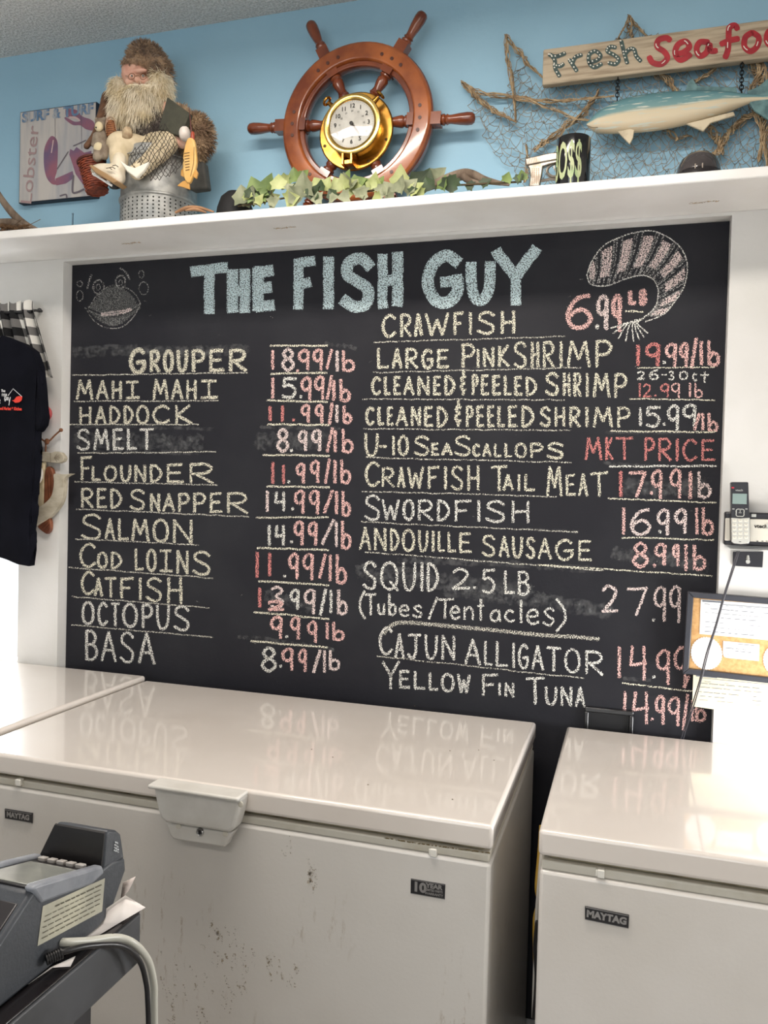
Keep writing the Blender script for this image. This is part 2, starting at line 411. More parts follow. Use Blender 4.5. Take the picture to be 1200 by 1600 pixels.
CH_ = chalk_mat('chalk_hatch', (196, 194, 190), .55, .05, 420)
CSM = chalk_mat('chalk_smear', (98, 99, 101), .60, .24, 70, .3)
def bf(x, y, lf=0): return P(x, y, 0.0004-lf)
BL = {'A': (100, 370, 3.3333), 'A2': (100, 680, 3.3333), 'P': (380, 520, 5.715), 'P2': (380, 780, 5.715),
      'R1': (560, 340, 4), 'R2': (840, 340, 3.871), 'R3': (550, 600, 4), 'R4': (840, 600, 4), 'R5': (550, 860, 4), 'R6': (840, 860, 4)}
def T(k, x, y):
    o = BL[k]; return (o[0]+x/o[2], o[1]+y/o[2])
def word(bm, k, text, starts, yt, yb, wd=5.6, yt2=None, yb2=None, fill=.9):
    # starts: left edge of each letter plus the right end of the word, in the measuring block's units
    yt2 = yt if yt2 is None else yt2; yb2 = yb if yb2 is None else yb2
    a, e = starts[0], starts[-1]
    for i, ch in enumerate(text):
        x0, x1 = starts[i], starts[i+1]
        if i < len(text)-1: x1 = x0+(x1-x0)*fill
        f0, f1 = (x0-a)/(e-a), (x1-a)/(e-a)
        L = lambda p, q, f: p+(q-p)*f
        A0 = T(k, x0, L(yt, yt2, f0)); A1 = T(k, x1, L(yt, yt2, f1)); B0 = T(k, x0, L(yb, yb2, f0)); B1 = T(k, x1, L(yb, yb2, f1))
        glyph(bm, ch, A0[0], A1[0], A0[1], B0[1], wd, bf, yt2=A1[1], yb2=B1[1])
def rule(bm, k, x0, y0, x1, y1, wd=2.6):
    a, c = T(k, x0, y0), T(k, x1, y1)
    ribbon(bm, subdiv([a, c], 12, .7), wd, bf)
def item(words, rules=(), m=None, name='menu_item', wd=5.4, label=None, rw=2.4):
    bm = new()
    for q in words:
        q = list(q); kw = {}
        if isinstance(q[-1], dict): kw = q.pop()
        kw.setdefault('wd', wd)
        word(bm, *q[:5], yt2=q[5] if len(q) > 5 else None, yb2=q[6] if len(q) > 6 else None, **kw)
    n0 = len(bm.faces)
    for r_ in rules: rule(bm, *r_[:5], wd=(r_[5] if len(r_) > 5 else rw))
    bm.faces.ensure_lookup_table()
    for f in bm.faces[n0:]: f.material_index = 1
    o = obj(name, bm, [m or CC, CRU], board, recalc=False)
    if label: o['label'] = label
    return o
# title
bm = new(); CAPF[0] = 1.0
for ch, x0, x1, yt, yb, yt2, yb2 in (('T', 295, 359, 418, 494, 411, 490), ('H', 353, 393, 420, 491, 418, 489), ('E', 393, 432, 418, 488, 416, 485),
    ('F', 456, 496, 404, 487, 401, 484), ('I', 499, 528, 400, 485, 399, 484), ('S', 529, 588, 399, 487, 396, 484), ('H', 587, 632, 396, 485, 391, 479),
    ('G', 658, 726, 395, 480, 391, 478), ('U', 726, 776, 408, 476, 406, 475), ('Y', 768, 844, 388, 480, 384, 478)):
    glyph(bm, ch, x0, x1, yt, yb, 17.5 if ch not in 'GUY' else 18.5, bf, jit=.8, yt2=yt2, yb2=yb2)
CAPF[0] = .6
obj('title_lettering', bm, CT, board, recalc=False)['label'] = 'big pale blue chalk title THE FISH GUY'
# left column
item([('A', 'G', [333, 432], 578, 715, {'wd': 8}), ('A', 'ROUPER', [440, 512, 582, 658, 748, 850, 955], 588, 708, 582, 704, {'wd': 7})], [('A', 40, 722, 960, 708)], label='GROUPER in cream chalk')
item([('A', 'MAH!', [62, 165, 243, 315, 398], 742, 852, 750, 846), ('A', 'MAH!', [460, 555, 630, 705, 806], 738, 852, 745, 845)], [('A', 50, 857, 803, 853)], label='MAHI MAHI in cream chalk')
item([('A', 'HADDOCK', [72, 160, 230, 305, 372, 455, 570, 670], 882, 980, 872, 976)], [('A', 20, 978, 700, 978)], label='HADDOCK in cream chalk')
item([('A', 'SMELT', [60, 152, 247, 322, 390, 472], 1000, 1114, 996, 1112)], [('A', 70, 1127, 790, 1120)], m=CW, label='SMELT in white chalk')
item([('A2', 'F', [80, 150], 108, 240), ('A2', 'LOUNDER', [138, 203, 288, 362, 440, 525, 640, 782], 158, 240, 142, 256)], [('A2', 57, 242, 800, 260)], label='FLOUNDER in cream chalk')
item([('A2', 'RED', [82, 165, 235, 306], 272, 380, 278, 386), ('A2', 'S', [335, 430], 280, 392), ('A2', 'NAPPER', [443, 512, 588, 666, 752, 838, 962], 302, 398, 295, 412)], [('A2', 62, 385, 962, 425)], label='RED SNAPPER in cream chalk')
item([('A2', 'S', [82, 205], 408, 545), ('A2', 'ALMON', [210, 275, 348, 458, 560, 678], 430, 545, 438, 570)], [('A2', 60, 540, 700, 572)], label='SALMON in cream chalk')
item([('A2', 'C', [75, 172], 560, 692), ('A2', 'OD', [168, 238, 306], 608, 695, 604, 700), ('A2', 'LO!NS', [362, 425, 492, 580, 662, 772], 588, 705, 604, 735)], [('A2', 25, 688, 775, 745)], label='COD LOINS in cream chalk')
item([('A2', 'C', [83, 165], 706, 832), ('A2', 'ATFISH', [155, 210, 285, 378, 420, 530, 624], 740, 838, 738, 884)], [('A2', 40, 840, 755, 900)], label='CATFISH in cream chalk')
item([('A2', 'OCTOPUS', [88, 170, 240, 300, 398, 475, 565, 662], 862, 986, 888, 1024)], [('A2', 40, 988, 775, 1052)], label='OCTOPUS in white chalk', m=CW)
item([('A2', 'BASA', [103, 190, 285, 383, 478], 1012, 1172, 1030, 1198)], m=CW, label='BASA in white chalk')
# left prices
def price(k, digs, rules=(), name='price', label=None, wd=6):
    root = None; by = {}
    for ch, x0, x1, yt, yb, m in digs: by.setdefault(m, []).append((ch, x0, x1, yt, yb))
    bm = new(); ms = [CP]; 
    order = list(by)
    for m in order:
        n0 = len(bm.faces)
        for ch, x0, x1, yt, yb in by[m]:
            a = T(k, x0, yt); c = T(k, x1, yb)
            glyph(bm, ch, a[0], c[0], a[1], c[1], wd if ch not in '-' else wd*.7, bf)
        bm.faces.ensure_lookup_table()
        if m not in ms: ms.append(m)
        for f in bm.faces[n0:]: f.material_index = ms.index(m)
    n0 = len(bm.faces)
    if rules:
        ms.append(CC)
        for r_ in rules: rule(bm, *r_[:5], wd=(r_[5] if len(r_) > 5 else 3.8))
        bm.faces.ensure_lookup_table()
        for f in bm.faces[n0:]: f.material_index = len(ms)-1
    o = obj(name, bm, ms, board, recalc=False)
    if label: o['label'] = label
    return o
p, w_, r_, q_ = CP, CW, CRD, CPW
price('P', [('1', 245, 285, 150, 335, p), ('8', 330, 470, 135, 345, q_), ('.', 478, 492, 335, 345, p), ('9', 480, 605, 145, 340, p), ('9', 612, 722, 140, 340, p), ('/', 730, 805, 140, 330, p), ('l', 828, 850, 155, 345, q_), ('b', 868, 1006, 150, 352, p)], [('P', 245, 115, 750, 115), ('P', 245, 365, 745, 358)], label='18.99/lb beside grouper')
price('P', [('1', 245, 285, 395, 590, p), ('5', 335, 488, 395, 595, w_), ('.', 508, 522, 565, 575, w_), ('9', 505, 622, 390, 610, p), ('9', 625, 737, 380, 602, p), ('/', 735, 805, 375, 600, p), ('l', 795, 822, 420, 610, p), ('b', 848, 966, 410, 620, p)], [('P', 210, 605, 750, 618)], label='15.99/lb beside mahi mahi')
price('P', [('1', 222, 258, 650, 792, r_), ('1', 332, 370, 645, 800, r_), ('.', 440, 460, 770, 785, r_), ('9', 505, 607, 635, 808, p), ('9', 632, 727, 635, 815, p), ('/', 755, 808, 620, 825, p), ('l', 824, 850, 640, 805, q_), ('b', 878, 978, 645, 815, p)], [('P', 220, 815, 770, 825)], label='11.99/lb beside haddock')
price('P', [('8', 288, 420, 850, 1072, q_), ('.', 425, 438, 1045, 1055, w_), ('9', 482, 582, 865, 1060, q_), ('9', 600, 706, 860, 1062, q_), ('/', 735, 812, 840, 1072, p), ('l', 810, 834, 865, 1070, p), ('b', 868, 992, 855, 1078, p)], [('P', 180, 1090, 770, 1100)], label='8.99/lb beside smelt')
price('P', [('1', 250, 280, 1150, 1352, r_), ('1', 345, 376, 1175, 1356, r_), ('.', 400, 415, 1322, 1338, w_), ('9', 463, 562, 1160, 1350, p), ('9', 588, 692, 1135, 1346, p), ('/', 718, 785, 1120, 1350, p), ('l', 808, 832, 1130, 1350, p), ('b', 855, 970, 1125, 1352, p)], [('P', 210, 1370, 770, 1380)], label='11.99/lb beside flounder')
price('P2', [('1', 195, 236, -80, 120, q_), ('4', 268, 392, -72, 112, w_), ('.', 432, 448, 80, 92, w_), ('9', 445, 562, -85, 136, p), ('9', 578, 692, -85, 138, p), ('/', 708, 812, -90, 132, p), ('l', 818, 846, -80, 136, p), ('b', 868, 966, -80, 158, p)], [('P2', 120, 165, 760, 160, 3.4)], label='14.99/lb beside red snapper')
price('P2', [('1', 213, 252, 225, 416, w_), ('4', 272, 388, 225, 418, w_), ('.', 422, 440, 374, 388, w_), ('9', 443, 552, 190, 416, p), ('9', 570, 672, 198, 416, p), ('/', 690, 822, 175, 412, q_), ('l', 815, 848, 190, 432, q_), ('b', 863, 972, 185, 452, p)], [('P2', 130, 435, 760, 455)], label='14.99/lb beside salmon')
price('P2', [('1', 102, 146, 465, 706, r_), ('1', 218, 254, 475, 692, r_), ('.', 362, 378, 682, 698, w_), ('9', 394, 508, 480, 722, p), ('9', 520, 642, 480, 728, p), ('/', 668, 748, 485, 712, p), ('l', 762, 792, 490, 738, p), ('b', 814, 932, 490, 762, p)], [('P2', 140, 730, 765, 770)], label='11.99/lb beside cod loins')
price('P2', [('1', 128, 168, 785, 972, r_), ('3', 235, 378, 772, 985, q_), ('2', 208, 375, 900, 1000, p), ('9', 408, 512, 798, 992, w_), ('9', 533, 657, 798, 1032, q_), ('/', 675, 752, 795, 1042, w_), ('l', 770, 796, 805, 1022, w_), ('b', 828, 938, 803, 1038, q_)], [('P2', 100, 1005, 765, 1070)], label='smudged 12.99/lb beside catfish')
price('P2', [('9', 233, 362, 1040, 1252, p), ('.', 383, 396, 1215, 1235, w_), ('9', 412, 518, 1045, 1256, p), ('9', 562, 672, 1085, 1288, p), ('l', 732, 768, 1095, 1256, p), ('b', 784, 912, 1092, 1268, p)], [('P2', 70, 1268, 750, 1325)], label='9.99lb beside octopus')
price('P2', [('8', 148, 312, 1315, 1548, w_), ('.', 328, 342, 1482, 1498, w_), ('9', 333, 462, 1325, 1536, p), ('9', 482, 577, 1333, 1548, p), ('/', 612, 702, 1340, 1556, q_), ('l', 708, 742, 1345, 1552, q_), ('b', 753, 872, 1345, 1532, q_)], label='8.99/lb beside basa')
# right column
item([('R1', 'CRAWFISH', [140, 253, 345, 412, 588, 672, 733, 880, 990], 603, 752, 578, 726)], [('R1', 95, 780, 1290, 742)], label='CRAWFISH in cream chalk', wd=6)
item([('R1', 'LARGE', [108, 205, 285, 388, 483, 572], 808, 948, 822, 945), ('R1', 'P', [636, 735], 785, 942), ('R1', 'INK', [730, 772, 865, 950], 820, 940, 790, 935), ('R1', 'SHRIMP', [962, 1072, 1144, 1240, 1300, 1470, 1592], 775, 942, 762, 938)], [('R1', 92, 968, 1392, 938)], label='LARGE PINK SHRIMP in cream chalk', wd=6)
item([('R1', 'CLEANED', [75, 155, 213, 278, 362, 462, 530, 610], 992, 1112, 985, 1115), ('R1', '&', [632, 680], 950, 1115), ('R1', 'PEELED', [703, 760, 830, 903, 968, 1038, 1122], 975, 1112, 996, 1118), ('R1', 'SHRIMP', [1160, 1272, 1338, 1405, 1462, 1590, 1685], 965, 1112, 972, 1135)], [('R1', 30, 1135, 1290, 1140)], label='upper CLEANED & PEELED SHRIMP line', wd=6)
item([('R3', 'CLEANED', [78, 155, 213, 270, 362, 445, 522, 604], 140, 258, 138, 275), ('R3', '&', [638, 690], 95, 270), ('R3', 'PEELED', [706, 770, 840, 903, 968, 1050, 1145], 132, 272, 134, 274), ('R3', 'SHRIMP', [1168, 1258, 1350, 1440, 1502, 1648, 1745], 140, 268, 140, 278)], [('R3', 75, 280, 1370, 290)], label='lower CLEANED & PEELED SHRIMP line', wd=6)
item([('R3', 'U', [72, 172], 305, 455), ('R3', '-', [165, 222], 340, 440), ('R3', '10', [240, 282, 358], 318, 450), ('R3', 'S', [380, 492], 322, 450), ('R3', 'EA', [488, 555, 632], 366, 450), ('R3', 'S', [632, 752], 320, 452), ('R3', 'CALLOPS', [748, 812, 882, 948, 1012, 1105, 1210, 1332], 372, 455, 362, 472)], [('R3', 85, 460, 1370, 490)], label='U-10 SEA SCALLOPS in cream chalk')
item([('R3', 'C', [75, 180], 483, 642), ('R3', 'RAWFISH', [178, 280, 342, 465, 562, 612, 712, 805], 520, 645, 505, 672), ('R3', 'T', [866, 975], 508, 672), ('R3', 'AIL', [938, 1022, 1070, 1148], 560, 670, 560, 674), ('R3', 'M', [1212, 1318], 512, 705), ('R3', 'EAT', [1328, 1412, 1485, 1605], 565, 700, 545, 708)], [('R3', 65, 670, 1280, 705)], label='CRAWFISH TAIL MEAT in cream chalk')
item([('R3', 'S', [70, 185], 690, 855), ('R3', 'WORDFISH', [183, 313, 402, 522, 630, 765, 825, 985, 1122], 718, 852, 728, 872)], [('R3', 60, 862, 1410, 925)], label='SWORDFISH in white chalk', m=CW)
item([('R3', 'ANDOUILLE', [42, 132, 230, 308, 408, 490, 530, 592, 662, 752], 888, 1040, 930, 1060), ('R3', 'SAUSAGE', [805, 915, 995, 1082, 1158, 1262, 1405, 1505], 938, 1078, 978, 1112)], [('R3', 85, 1050, 1570, 1165)], label='ANDOUILLE SAUSAGE in cream chalk')
item([('R5', 'SQUID', [62, 172, 308, 418, 460, 548], 65, 245, 75, 262), ('R5', '2', [618, 742], 108, 248), ('R5', '.', [758, 775], 225, 242), ('R5', '5', [806, 902], 115, 275), ('R5', 'LB', [943, 1028, 1118], 125, 272, 128, 285)], label='SQUID 2.5 LB in white chalk', m=CW)
item([('R5', '(', [38, 92], 248, 432), ('R5', 'T', [78, 155], 268, 408), ('R5', 'u', [155, 212], 330, 405), ('R5', 'b', [220, 282], 268, 410), ('R5', 'es', [288, 372, 448], 336, 412, 340, 428), ('R5', '/', [472, 540], 290, 432), ('R5', 'T', [522, 642], 298, 430), ('R5', 'en', [606, 690, 768], 342, 432, 352, 438), ('R5', 't', [778, 832], 300, 442), ('R5', 'ac', [858, 945, 1020], 365, 448, 370, 452), ('R5', 'l', [1042, 1070], 308, 458), ('R5', 'es', [1083, 1185, 1275], 368, 462, 352, 478), ('R5', ')', [1265, 1345], 300, 512)], label='(Tubes/Tentacles) in white chalk', m=CW, wd=4.6)
item([('R5', 'C', [162, 262], 475, 655), ('R5', 'AJUN', [262, 340, 448, 552, 652], 515, 675, 530, 690), ('R5', 'ALLIGATOR', [700, 820, 890, 992, 1032, 1118, 1212, 1322, 1445, 1575], 545, 712, 632, 785)], [('R5', 155, 660, 1450, 800)], label='CAJUN ALLIGATOR in white chalk', m=CW)
item([('R5', 'Y', [182, 302], 690, 872), ('R5', 'ELLOW', [288, 378, 472, 552, 655, 742], 745, 862, 775, 898), ('R5', 'F', [802, 918], 770, 912), ('R5', 'IN', [900, 948, 1022], 825, 912, 825, 922), ('R5', 'T', [1080, 1210], 790, 965), ('R5', 'UNA', [1200, 1298, 1392, 1462], 848, 968, 850, 985)], label='YELLOW FIN TUNA in white chalk', m=CW)
bm = new(); ribbon(bm, cathull([T('R5', *q) for q in ((200, 520), (245, 470), (330, 450), (600, 472), (900, 500), (1200, 530), (1400, 540), (1540, 555))]), 7, bf)
obj('thick_rule', bm, CRU, board, recalc=False)
# right prices
price('R2', [('6', 158, 342, 455, 678, p), ('.', 353, 368, 652, 668, w_), ('9', 348, 438, 465, 682, q_), ('9', 440, 517, 463, 697, p), ('L', 543, 602, 438, 532, p), ('B', 608, 667, 430, 532, p)], [('R2', 530, 563, 635, 570, 4)], label='large pink 6.99 LB under the shrimp drawing', wd=8.5)
price('R2', [('1', 580, 635, 765, 902, r_), ('9', 643, 752, 755, 902, r_), ('.', 758, 772, 868, 882, w_), ('9', 763, 852, 755, 906, p), ('9', 850, 918, 755, 906, p), ('/', 920, 972, 722, 918, p), ('l', 978, 1002, 743, 896, p), ('b', 1018, 1108, 738, 902, p)], [('R2', 600, 910, 1070, 905, 2.6)], label='19.99/lb beside large pink shrimp', wd=7)
price('R2', [('2', 598, 652, 928, 982, w_), ('6', 668, 738, 918, 982, w_), ('-', 745, 785, 940, 960, w_), ('3', 788, 832, 926, 986, w_), ('0', 853, 912, 926, 982, w_), ('c', 933, 968, 938, 992, w_), ('t', 978, 1042, 928, 1002, w_)], label='26-30 ct in thin white chalk', wd=3.6)
price('R2', [('1', 608, 628, 998, 1088, r_), ('2', 633, 692, 1003, 1088, r_), ('.', 706, 718, 1070, 1084, r_), ('9', 738, 802, 1003, 1090, r_), ('9', 803, 867, 998, 1096, p), ('l', 912, 932, 998, 1088, p), ('b', 943, 1002, 998, 1092, p)], [('R2', 560, 1095, 1070, 1105, 2.8)], label='thin red 12.99 lb', wd=3.8)
price('R4', [('1', 626, 660, 145, 266, w_), ('5', 668, 775, 138, 276, w_), ('.', 783, 797, 244, 258, w_), ('9', 803, 893, 128, 302, w_), ('9', 898, 1002, 122, 272, w_), ('/', 972, 1022, 178, 292, p), ('l', 1018, 1048, 178, 292, p), ('b', 1056, 1134, 176, 304, p)], [('R4', 455, 295, 1110, 300, 3.4)], label='15.99/lb beside the lower peeled shrimp')
bm = new(); word(bm, 'R4', 'MKT', [293, 418, 482, 605], 330, 478, 5.2); word(bm, 'R4', 'PRICE', [660, 745, 850, 900, 1015, 1115], 332, 482, 5.2, yt2=346, yb2=486)
o = obj('price', bm, CRD, board, recalc=False); o['label'] = 'red MKT PRICE beside sea scallops'
bm = new(); rule(bm, 'R4', 450, 515, 1115, 512, 4); obj('chalk_rule', bm, CW, board, recalc=False)
price('R4', [('1', 498, 542, 540, 708, r_), ('7', 563, 684, 543, 712, p), ('.', 700, 720, 672, 690, p), ('9', 703, 788, 533, 722, p), ('9', 818, 908, 528, 718, p), ('l', 938, 972, 543, 722, p), ('b', 990, 1092, 543, 718, q_)], [('R4', 440, 715, 1115, 742, 3)], label='17.99lb beside crawfish tail meat', wd=6.5)
price('R4', [('1', 523, 553, 768, 946, p), ('6', 568, 718, 773, 948, q_), ('.', 758, 772, 915, 932, w_), ('9', 738, 833, 778, 948, q_), ('9', 848, 942, 778, 938, q_), ('l', 978, 1012, 768, 946, p), ('b', 1016, 1107, 768, 948, p)], [('R4', 530, 960, 1100, 975, 3)], label='16.99lb beside swordfish', wd=6.5)
price('R4', [('8', 583, 702, 985, 1152, p), ('.', 722, 738, 1126, 1142, p), ('9', 723, 812, 993, 1138, p), ('9', 836, 893, 998, 1142, p), ('l', 912, 942, 998, 1172, p), ('b', 960, 1058, 998, 1168, p)], [('R4', 0, 1130, 1090, 1200, 2.8)], label='8.99lb beside andouille sausage', wd=6.5)
price('R6', [('2', 393, 508, 213, 392, q_), ('7', 553, 692, 228, 412, q_), ('.', 718, 732, 426, 442, w_), ('9', 718, 812, 223, 448, q_), ('9', 816, 903, 218, 458, q_)], label='27.99 beside squid', wd=5.8)
price('R6', [('1', 488, 532, 598, 802, p), ('4', 566, 692, 593, 816, p), ('.', 718, 734, 782, 798, w_), ('9', 733, 838, 618, 842, p), ('9', 845, 943, 598, 852, p), ('/', 905, 955, 780, 862, p)], [('R6', 530, 830, 970, 880, 3)], label='14.99 beside cajun alligator, cut by the frame', wd=6)
price('R6', [('1', 528, 562, 878, 998, p), ('4', 586, 706, 878, 1092, p), ('.', 708, 724, 1046, 1064, p), ('9', 728, 803, 903, 1092, p), ('9', 806, 898, 913, 1102, p), ('/', 898, 948, 893, 1132, p), ('l', 953, 982, 928, 1072, p), ('b', 976, 1058, 928, 1074, p)], label='14.99/lb beside yellow fin tuna', wd=6)
# frog / fish face drawing, top left corner
def chalkdraw(name, sets, label):
    bm = new(); ms = []
    for m, wd, polys in sets:
        n0 = len(bm.faces)
        for pl in polys: ribbon(bm, pl, wd, bf)
        bm.faces.ensure_lookup_table()
        if m not in ms: ms.append(m)
        for f in bm.faces[n0:]: f.material_index = ms.index(m)
    o = obj(name, bm, ms, board, recalc=False); o['label'] = label
def ring(k, cx, cy, rx, ry):
    pts = [T(k, cx+rx*math.cos(a), cy+ry*math.sin(a)) for a in [i*2*PI/18 for i in range(20)]]; return pts
Af = lambda *ps: [T('A', *q) for q in ps]
out = cathull(Af((122, 385), (160, 320), (205, 275), (262, 252), (330, 268), (375, 305), (398, 350)))
low = cathull(Af((122, 385), (150, 430), (195, 465), (250, 478), (305, 468), (355, 425), (390, 370), (398, 350)))
mouth = cathull(Af((110, 370), (160, 400), (230, 412), (310, 402), (365, 372), (398, 345)))
hat = []
for i in range(26):
    f = i/25; x = 135+250*f; top = 385-130*math.sin(PI*min(1, max(0, f*.95+.03)))**.7; bot = 372+38*math.sin(PI*f)
    hat.append(Af((x+8, top+6), (x-6, bot-6)))
hat2 = []
for i in range(20):
    f = i/19; x = 145+235*f; top = 385+36*math.sin(PI*f)-10*f; bot = 388+84*math.sin(PI*(f*.92+.04))-14*f
    if bot > top+6: hat2.append(Af((x, top+4), (x-5, bot-3)))
lips = [cathull(Af((195, 400), (250, 392), (310, 384), (348, 374))), cathull(Af((195, 410), (250, 404), (315, 394), (350, 380)))]
chalkdraw('frog_drawing', [(CG, 4.6, hat+hat2), (CH_, 2.2, [out, low, mouth]), (CPW, 3.6, lips), (CH_, 3.6, [ring('A', 180, 262, 28, 36), ring('A', 295, 235, 25, 34)]), (CH_, 2.2, [ring('A', 178, 262, 10, 16), ring('A', 295, 238, 9, 14), ring('A', 82, 245, 14, 15), ring('A', 82, 307, 17, 27), ring('A', 403, 195, 13, 20), ring('A', 415, 268, 25, 33)]), (CH_, 4, [Af((142, 198), (120, 268)), cathull(Af((292, 163), (322, 185), (342, 222)))])], 'small chalk drawing of a round frog-like fish face with bubbles')
# shrimp drawing, top right
Rf = lambda *ps: [T('R2', *q) for q in ps]
so = cathull(Rf((298, 350), (330, 260), (400, 170), (500, 118), (590, 90), (690, 80), (775, 112), (845, 160), (892, 230), (906, 320), (880, 430), (820, 520), (760, 585), (650, 630)))
si = cathull(Rf((298, 350), (325, 405), (420, 412), (520, 375), (620, 350), (690, 368), (728, 430), (720, 520), (680, 575), (640, 605)))
def at(pl, f):
    i = f*(len(pl)-1); k = min(int(i), len(pl)-2); t = i-k
    return (pl[k][0]+(pl[k+1][0]-pl[k][0])*t, pl[k][1]+(pl[k+1][1]-pl[k][1])*t)
pinkh, whiteh = [], []
nseg = 9
for s_ in range(nseg):
    for j in range(7):
        f = (s_+.12+.76*j/6)/nseg
        a, c = at(so, .02+.94*f), at(si, .04+.92*f)
        mid = ((a[0]+c[0])/2+3.5, (a[1]+c[1])/2-1)
        l = cathull([a, mid, c], False, 6)
        pinkh.append(l[2:-3]) if j in (1, 2, 3, 4) else whiteh.append(l)
        if j in (1, 3): whiteh.append(l[-5:])
tail = [cathull(Rf((640, 610), (570+40*math.cos(a), 640), (560+120*math.cos(a), 650+100*math.sin(a)))) for a in (0.5, .8, 1.1, 1.4, 1.8, 2.2, 2.6, 2.95)]
chalkdraw('shrimp_drawing', [(CH_, 3.4, whiteh), (CPW, 4.6, pinkh), (CW, 2.4, [so, si]), (CW, 2.6, tail)], 'chalk drawing of a curled striped shrimp')
# half wiped chalk smears and dust
sm = new()
for k, pts, wd in (('A', [(60, 600), (300, 590), (600, 600), (950, 590)], 22), ('A', [(60, 985), (400, 990), (780, 1000)], 7), ('A', [(80, 1060), (400, 1070), (700, 1075)], 34), ('A', [(150, 1120), (700, 1130)], 6),
    ('P', [(740, 95), (880, 110), (1000, 140)], 9), ('P', [(160, 845), (500, 850), (860, 850)], 7), ('P', [(150, 960), (500, 970), (740, 960)], 34), ('P2', [(210, 860), (400, 900), (600, 980)], 22), ('P2', [(-40, 1230), (300, 1260), (800, 1345)], 8),
    ('R1', [(640, 940), (900, 936), (1290, 930)], 4), ('R4', [(420, 300), (700, 306), (900, 300)], 7), ('R4', [(420, 490), (560, 505), (690, 508)], 7), ('R4', [(560, 640), (800, 650), (1050, 640)], 34), ('R4', [(480, 1060), (900, 1100), (1050, 1150)], 26), ('R3', [(300, 1100), (900, 1120), (1500, 1160)], 14),
    ('R5', [(60, 130), (600, 200), (1100, 260)], 34), ('R5', [(600, 250), (1100, 300), (1600, 380)], 30), ('R4', [(-60, 910), (250, 925)], 6), ('R6', [(540, 800), (700, 810)], 8)):
    ribbon(sm, subdiv([T(k, *q) for q in pts], 10, 1.0), wd, lambda x, y, l: P(x, y, .00085-l*.4))
obj('chalk_smear', sm, CSM, board, recalc=False)['kind'] = 'stuff'
bm = new()
for i in range(60):
    x, y = random.uniform(125, 1100), random.uniform(380, 1030); a = random.uniform(-.6, .6); L_ = random.uniform(1, 6)
    ribbon(bm, [(x, y), (x+L_*math.cos(a), y+L_*math.sin(a))], random.uniform(.8, 1.6), bf)
obj('chalk_fleck', bm, CG, board, recalc=False)['kind'] = 'stuff'

# ------------------------------------------------------------------ chest freezers
enamel = mat('freezer_enamel', (222, 218, 213), .24, rgb2=(212, 207, 200), nscale=2.5, coat=.35, bump=.03, bscale=160, spec=.5)
lidm = mat('freezer_lid_enamel', (226, 219, 212), .3, rgb2=(218, 210, 202), nscale=2.5, coat=1.0, spec=.5)
lidm.node_tree.nodes['Principled BSDF'].inputs['Coat Roughness'].default_value = .06
def dirty_enamel():
    m = mat('freezer_enamel_scuffed', (214, 211, 206), .3, rgb2=(204, 200, 194), nscale=2.5, coat=.2, bump=.03, bscale=160)
    nt = m.node_tree; N = nt.nodes; L = nt.links; b_ = N['Principled BSDF']
    old = b_.inputs['Base Color'].links[0].from_socket
    tc = N.new('ShaderNodeTexCoord'); mp = N.new('ShaderNodeMapping'); mp.inputs['Rotation'].default_value = (0, R(25), 0); mp.inputs['Scale'].default_value = (34, 20, 9)
    L.new(tc.outputs['Object'], mp.inputs[0])
    n = N.new('ShaderNodeTexNoise'); n.inputs['Scale'].default_value = 2.2; n.inputs['Detail'].default_value = 7; n.inputs['Roughness'].default_value = .7; L.new(mp.outputs[0], n.inputs['Vector'])
    n2 = N.new('ShaderNodeTexNoise'); n2.inputs['Scale'].default_value = 3.3; n2.inputs['Detail'].default_value = 2; L.new(tc.outputs['Object'], n2.inputs['Vector'])
    sp = N.new('ShaderNodeSeparateXYZ'); L.new(tc.outputs['Object'], sp.inputs[0])
    hz = N.new('ShaderNodeMapRange'); hz.inputs[1].default_value = .78; hz.inputs[2].default_value = .5; L.new(sp.outputs[2], hz.inputs[0])
    a = N.new('ShaderNodeMapRange'); a.inputs[1].default_value = .57; a.inputs[2].default_value = .66; L.new(n.outputs['Fac'], a.inputs[0])
    c = N.new('ShaderNodeMapRange'); c.inputs[1].default_value = .5; c.inputs[2].default_value = .64; L.new(n2.outputs['Fac'], c.inputs[0])
    mu = N.new('ShaderNodeMath'); mu.operation = 'MULTIPLY'; L.new(a.outputs[0], mu.inputs[0]); L.new(c.outputs[0], mu.inputs[1])
    m2 = N.new('ShaderNodeMath'); m2.operation = 'MULTIPLY'; L.new(mu.outputs[0], m2.inputs[0]); L.new(hz.outputs[0], m2.inputs[1])
    m3 = N.new('ShaderNodeMath'); m3.operation = 'MULTIPLY'; m3.inputs[1].default_value = .75; L.new(m2.outputs[0], m3.inputs[0])
    mx = N.new('ShaderNodeMix'); mx.data_type = 'RGBA'; mx.inputs[7].default_value = lin((150, 132, 108))
    L.new(old, mx.inputs[6]); L.new(m3.outputs[0], mx.inputs[0]); L.new(mx.outputs[2], b_.inputs['Base Color'])
    return m
scuff = dirty_enamel()
plast = mat('cream_plastic', (206, 202, 190), .4, rgb2=(190, 183, 166), nscale=14, nlo=.5, nhi=.75)
gask = mat('gasket_rubber', (158, 148, 122), .6, rgb2=(112, 98, 72), nscale=20)
blackp = mat('black_plastic', (24, 24, 27), .35)
grime = mat('grime_line', (92, 80, 58), .8)
silver = mat('brushed_silver', (190, 190, 190), .28, 1)
